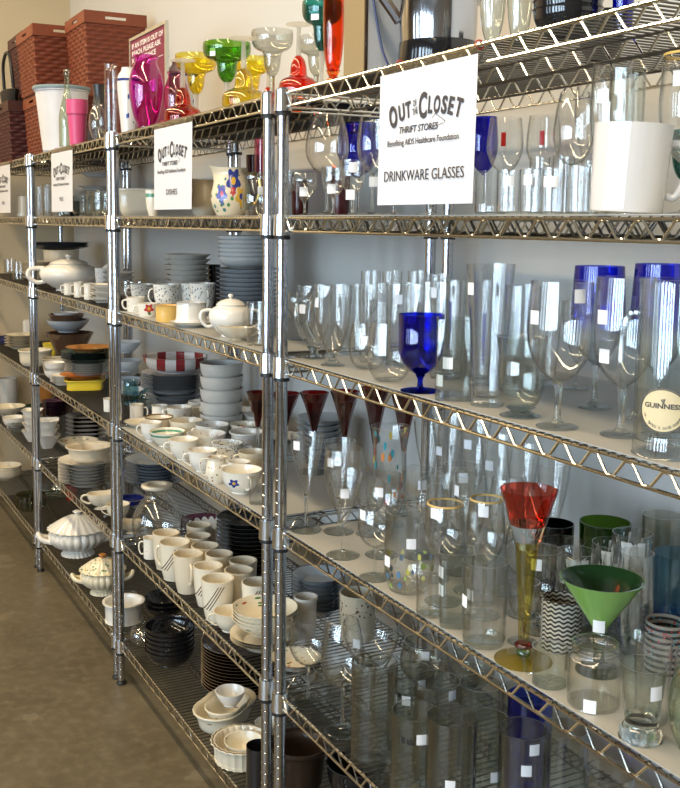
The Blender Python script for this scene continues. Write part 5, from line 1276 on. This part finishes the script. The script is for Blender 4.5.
# ================================================================== far unit
# second shelf
it('beermug', 2, 43, .06, 187, 18, 'glass', 'clear glass mug left of the narrow paper sign', 'clear glass mugs', h=0)
it('beermug', 2, 52, .12, 184, 18, 'glass', 'clear glass mug behind the narrow paper sign', 'clear glass mugs')
it('demitasse', 2, 23, .06, 196, 12, 'white', 'white cup left of the far post', None)
it('dotbowl+rib', 2, 84, .05, 196, 22, 'glass_thick', 'ribbed clear bowl right of the narrow paper sign', None)
it('dotbowl', 2, 102, .07, 192, 22, 'glass_thick', 'clear bowl beside the near left post', None)
stack('plate+square', 2, 98, .29, 173, 34, 4, 'grey_glaze', 'square grey plate', 'behind the clear bowls', 'square grey plates', th=.7)
it('casserole', 2, 70, .28, 182, 22, 'black_glaze', 'black lidless dish behind the narrow paper sign', None, H=3.0)
# third shelf
p = it('deepbowl+wide', 3, 66, .14, 268, 56, 'white', 'big white round tureen bowl', None, H=2.9) if False else None
tp = it('teapot', 3, 68, .09, 266, 58, 'white', 'big white teapot with its handle towards the far post', None, h=180, H=5.8)
q = it('deepbowl', 3, 60, .26, 250, 36, 'bone', 'cream bowl behind the teapot under the dark trays', None, H=5.6)
stack('coupeplate+oval', 3, 45, 0, 0, 62, 4, 'pewter', 'dark oval pewter tray', 'on the cream bowl', 'pewter trays', th=.6, H=1.4, on=q)
G = 'small square cups with green sprig'
for u, y, vt, lab in ((69, .03, 283, 'left'), (79, .035, 282, 'middle'), (89, .04, 283, 'right')):
    it('demitasse', 3, u, y, vt, 11, 'floral_cup', f'small cup with green sprig, {lab} of the three before the teapot', G, h=180)
stack('plate+square', 3, 104, .055, 284, 26, 6, 'white', 'square white plate', 'left of the near left post', 'square white plates', th=.5)
stack('saucer', 3, 30, .10, 261, 34, 5, 'cream', 'cream saucer', 'left of the far post', 'cream saucers by the far post', th=.7)
it('straight', 3, 10, .14, 259, 12, 'glass', 'small clear tumbler at the left picture edge', None)
it('casserole+square', 3, 98, .30, 246, 44, 'glass_thick', 'square clear baking dish behind the square white plates', None, H=2.8)
it('cup', 3, 103, .17, 268, 16, 'blue_floral', 'small blue flowered cup above the square white plates', None, h=0)
# fourth shelf
q = it('conebowl', 4, 71, .24, 333, 48, 'brown_glaze', 'large brown bowl under the nested mixing bowls', None)
q2 = it('bowl', 4, 63, 0, 0, 43, 'pale_blue', 'pale blue bowl, outermost of the nested bowls on the brown bowl', None, H=2.3, on=q)
it('bowl', 4, 63, 0, 0, 36, 'brown_glaze', 'brown bowl in the middle of the nested bowls', None, H=2.1, on=q2, dz=-.028)
it('bowl', 4, 64, 0, 0, 26, 'box_white', 'shiny pale bowl, innermost of the nested bowls', None, H=1.9, on=q2, dz=-.015)
it('casserole+square', 4, 50, .20, 335, 14, 'bright_yellow', 'yellow box shaped dish left of the large brown bowl', None, H=2.4)
it('pearvase', 4, 99, .22, 316, 22, 'pale_blue', 'pale grey blue jug leaning shape behind the white bowls', None, H=4.8)
stack('bowl', 4, 100, .15, 341, 32, 3, 'pale_blue', 'pale blue bowl', 'under the grey blue jug', 'pale blue bowls', th=1.7)
q = stack('plate', 4, 88, .11, 378, 46, 5, 'white', 'white plate', 'on the orange platter', 'white plates on the orange plate', th=.6, fixed=True, H=2.0)
q['z'] += 2.3 * IN
stack('plate', 4, 90, 0, 0, 54, 4, 'marble_green', 'dark green marbled plate', 'on the white plates', 'green marbled plates', th=.7, H=1.7, on=q)
it('plate', 4, 92, 0, 0, 46, 'autumn_platter', 'orange autumn platter lying on the green marbled plates', None, H=.7, on=ITEMS[-1])
bx = it('ramekin+square', 4, 85, .10, 393, 40, 'bright_yellow', 'bright yellow square dish under the orange plate', None, H=1.55, fixed=True, name='casserole_dish')
it('plate', 4, 82, 0, 0, 48, 'orange_glaze', 'orange plate between yellow dish and white plates', None, H=.65, on=bx)
it('casserole', 4, 35, .06, 348, 34, 'cream', 'cream casserole dish beside the far post', None, H=2.8)
it('casserole', 4, 56, .10, 343, 28, 'canister_pat', 'patterned beige dish right of the far post', None, H=2.4)
stack('cup', 4, 55, .045, 362, 22, 2, 'white', 'white teacup', 'in front of the white plates', 'stacked white teacups', th=1.6)
stack('plate', 4, 22, .13, 334, 34, 5, 'cream', 'cream plate', 'left of the far post', 'cream plates left of the far post', th=.7)
it('straight+square', 4, 29, .22, 320, 14, 'white', 'white square canister left of the far post', None, name='canister')
it('casserole', 4, 8, .24, 324, 26, 'navy', 'dark blue dish at the left picture edge', None, H=1.4)
it('casserole', 4, 14, .18, 336, 22, 'dark_brown', 'dark brown dish below the dark blue dish', None, H=1.4)
it('straight', 4, 2, .12, 336, 10, 'red_plastic', 'red cup cut by the left picture edge', None)
it('demitasse', 4, 110, .05, 408, 14, 'white', 'small white cup in front of the near left post', None, H=1.8)
# fifth shelf
q = stack('plate', 5, 88, .09, 461, 58, 7, 'white', 'cream dinner plate', 'under the big cream bowl', 'cream dinner plates', th=.9, H=4.0, fixed=True)
it('basin', 5, 93, 0, 0, 46, 'bone', 'big cream bowl on the stack of cream dinner plates', None, H=2.3, on=q)
it('bowl', 5, 60, .14, 443, 40, 'leaf_plate', 'cream bowl with brown leaf border left of the big cream bowl', None, H=1.6)
it('gravy', 5, 100, .035, 478, 30, 'cream', 'cream gravy boat before the dinner plates', None, H=2.3, h=180)
stack('conebowl+square', 5, 33, .06, 418, 20, 4, 'white', 'white square bowl', 'left of the far post', 'square white bowls', th=2.2, H=6.0, name='bowl')
stack('conebowl+square', 5, 50, .10, 418, 24, 3, 'white', 'white square bowl', 'right of the far post', 'square white bowls', th=2.6, H=5.2, name='bowl')
stack('plate', 5, 55, .30, 400, 24, 7, 'purple_glaze', 'purple rimmed plate', 'behind the square white bowls', 'purple rimmed plates', th=.5)
stack('plate', 5, 86, .30, 415, 40, 6, 'black_glaze', 'black plate', 'behind the big cream bowl', 'black plates behind the cream bowl', th=.6)
it('conebowl', 5, 26, .28, 381, 26, 'orange_glaze', 'rust red bowl high behind the far post', None, H=6.0)
it('canister', 5, 10, .34, 378, 18, 'grey_glaze', 'pale grey canister at the left picture edge behind the shell dish', None)
it('bowl', 5, 12, .10, 408, 34, 'cream', 'shallow cream shell dish at the left picture edge', None, H=2.0)
it('deepbowl', 5, 14, .03, 424, 24, 'white', 'white bowl below the shallow shell dish', None, H=2.0)
it('basin+square', 5, 14, .02, 447, 34, 'glass_thick', 'clear glass baking dish at the left picture edge', None, H=1.2)
# bottom shelf
it('tureen', 6, 78, .095, 510, 56, 'white', 'large white ribbed tureen with lid and handles', None)
it('tureen', 6, 91, .02, 555, 44, 'tureen_leaf/orange_glaze', 'smaller cream tureen with leaf border and orange knob', None)
it('ramekin', 6, 117, .035, 582, 42, 'white', 'plain white souffle dish beside the near left post', None, H=2.8)
it('dotbowl+rib', 6, 25, .03, 478, 30, 'leaf_glass', 'green tinted leaf shaped glass dish beside the far post', None, H=3.0)
stack('deepbowl', 6, 4, .05, 474, 30, 3, 'cream', 'cream bowl', 'at the left picture edge of the bottom shelf', 'cream bowls at the left edge', th=1.8, H=3.0)
it('votive', 6, 72, .28, 495, 12, 'red_plastic', 'red cup behind the large white tureen', None, H=3.0)
stack('basin', 6, 52, .20, 500, 34, 2, 'glass_thick', 'clear glass bowl', 'left of the large white tureen', 'clear bowls left of the tureen', th=1.6, H=2.2)
it('deepbowl', 6, 100, .27, 515, 34, 'brown_glaze', 'brown bowl deep behind the large white tureen', None, H=3.0)

it('coupeplate+oval', 5, 14, .14, 462, 40, 'dark_green', 'dark green oval tray under the clear baking dish at the left edge', None, H=.8)
stack('conebowl', 5, 44, .33, 405, 26, 4, 'brown_glaze', 'brown bowl', 'behind the white square bowls', 'brown bowls behind the square bowls', th=2.0, H=3.6)
stack('plate', 4, 66, .045, 372, 26, 4, 'white', 'small white plate', 'before the yellow square dish', 'small white plates', th=.6, H=1.6)
it('bowl', 4, 78, .27, 352, 34, 'cream', 'cream bowl behind the green marbled plates', None, H=2.0)
it('deepbowl', 6, 132, .34, 520, 32, 'grey_glaze', 'grey bowl at the back of the bottom shelf behind the near left posts', None, H=3.0)
it('roundvase', 6, 142, .05, 596, 26, 'glass', 'clear round jar beside the plain white souffle dish', None, H=2.8)
it('cup', 5, 118, .06, 520, 24, 'cream', 'cream cup hidden behind the near left posts', None, h=180, H=2.1)
it('straight', 3, 20, .06, 262, 12, 'glass', 'second small clear tumbler left of the far post', None)
it('tumbler+cut', 2, 64, .06, 192, 12, 'glass_thick', 'cut clear tumbler right beside the narrow paper sign', None)
it('jug', 2, 94, .16, 190, 18, 'glass', 'clear glass jug behind the clear bowls', None, h=180)
it('cordial', 2, 284, .10, 170, 22, 'glass', 'clear cordial glass just left of the near unit corner post', None)
it('tulip', 2, 394, .18, 130, 32, 'glass', 'clear tulip glass hidden behind the large sign, left one', None)
it('tulip', 3, 300, .19, 300, 30, 'glass', 'small clear tulip glass behind the footed mugs', None, H=4.6)
it('cordial', 3, 437, .33, 274, 22, 'glass', 'clear stemmed glass against the wall above the blue goblet', None)
relax()
for d in ITEMS: build_item(d)

# label on the beer mug
def mug_label(d):
    o = d['objs'][0]; R, H = d['R'], d['H']; t = 0.0006
    lat = (661 - 669) / (72 / 2); ph = math.asin(lat); zc = H * .28; a_, b_ = .0300, .0275; Rr = R + .0006
    def wrap(bm):
        for v in bm.verts:
            x, y, z = v.co; th = ph + x / Rr; rr = Rr - y; v.co = (rr * math.cos(th), rr * math.sin(th), zc + z)
    def oval(bm, a, b, y, hole=None):
        n = 40
        if hole:
            A = [bm.verts.new((a * math.cos(2 * PI * i / n), y, b * math.sin(2 * PI * i / n))) for i in range(n)]; B = [bm.verts.new((hole * a * math.cos(2 * PI * i / n), y, hole * b * math.sin(2 * PI * i / n))) for i in range(n)]
            for i in range(n): bm.faces.new((A[i], A[(i + 1) % n], B[(i + 1) % n], B[i]))
        else:
            rings = [[bm.verts.new((k / 6 * a * math.cos(2 * PI * i / n), y, k / 6 * b * math.sin(2 * PI * i / n))) for i in range(n)] for k in range(1, 7)]; c = bm.verts.new((0, y, 0))
            for i in range(n): bm.faces.new((c, rings[0][i], rings[0][(i + 1) % n]))
            for p, q in zip(rings[:-1], rings[1:]):
                for i in range(n): bm.faces.new((p[i], q[i], q[(i + 1) % n], p[(i + 1) % n]))
    bm = bmesh.new(); oval(bm, a_, b_, 0); wrap(bm); lb = link('paper_label', finish(bm, 'paper_label'), o, 'coaster_label')
    bm = bmesh.new(); oval(bm, a_ * .99, b_ * .99, -t * .5, .955)
    put_text(bm, 'GUINNESS', 0, .003, .047, .0062, bold=.03, y=-t * .5)
    for i, ch in enumerate("ST. JAMES'S GATE DUBLIN"):
        if ch == ' ': continue
        f = i / 22; q = PI + .35 + f * (PI - .7); x, z = a_ * .80 * math.cos(q), b_ * .80 * math.sin(q)
        put_text(bm, ch, x, z - .0012, .0009 if ch in ".'" else .0027, .0034, rot=0, y=-t * .5) if ch not in ".'" else put_text(bm, ch, x, z, .0005, .0024, y=-t * .5)
    # harp
    for p, q_ in (((-.0022, .0135), (.0030, .0150)), ((.0030, .0150), (.0012, .0085)), ((-.0022, .0135), (.0012, .0085)), ((-.0010, .0138), (.0012, .0100)), ((.0004, .0142), (.0016, .0110)), ((.0017, .0146), (.0020, .0120))):
        put_line(bm, p, q_, .0003)
    for v in bm.verts: v.co.y = -t * .5
    wrap(bm); link('lettering', finish(bm, 'lettering', smooth=False), o, 'ink')
mug_label(bmug)

# ------------------------------------------------------------------ world, colour, render
w = bpy.data.worlds.new('world'); scene.world = w; w.use_nodes = True
bg = w.node_tree.nodes['Background']; bg.inputs[0].default_value = (0.55, 0.68, 0.85, 1); bg.inputs[1].default_value = 0.6
vs = scene.view_settings; vs.view_transform = 'Standard'; vs.look = 'None'; vs.gamma = 1; vs.use_curve_mapping = False; vs.exposure = EXPO
c = scene.cycles; c.use_denoising = True; c.max_bounces = 10; c.diffuse_bounces = 4; c.glossy_bounces = 5; c.transmission_bounces = 6; c.transparent_max_bounces = 64
c.caustics_reflective = False; c.caustics_refractive = False; c.sample_clamp_indirect = 4.0
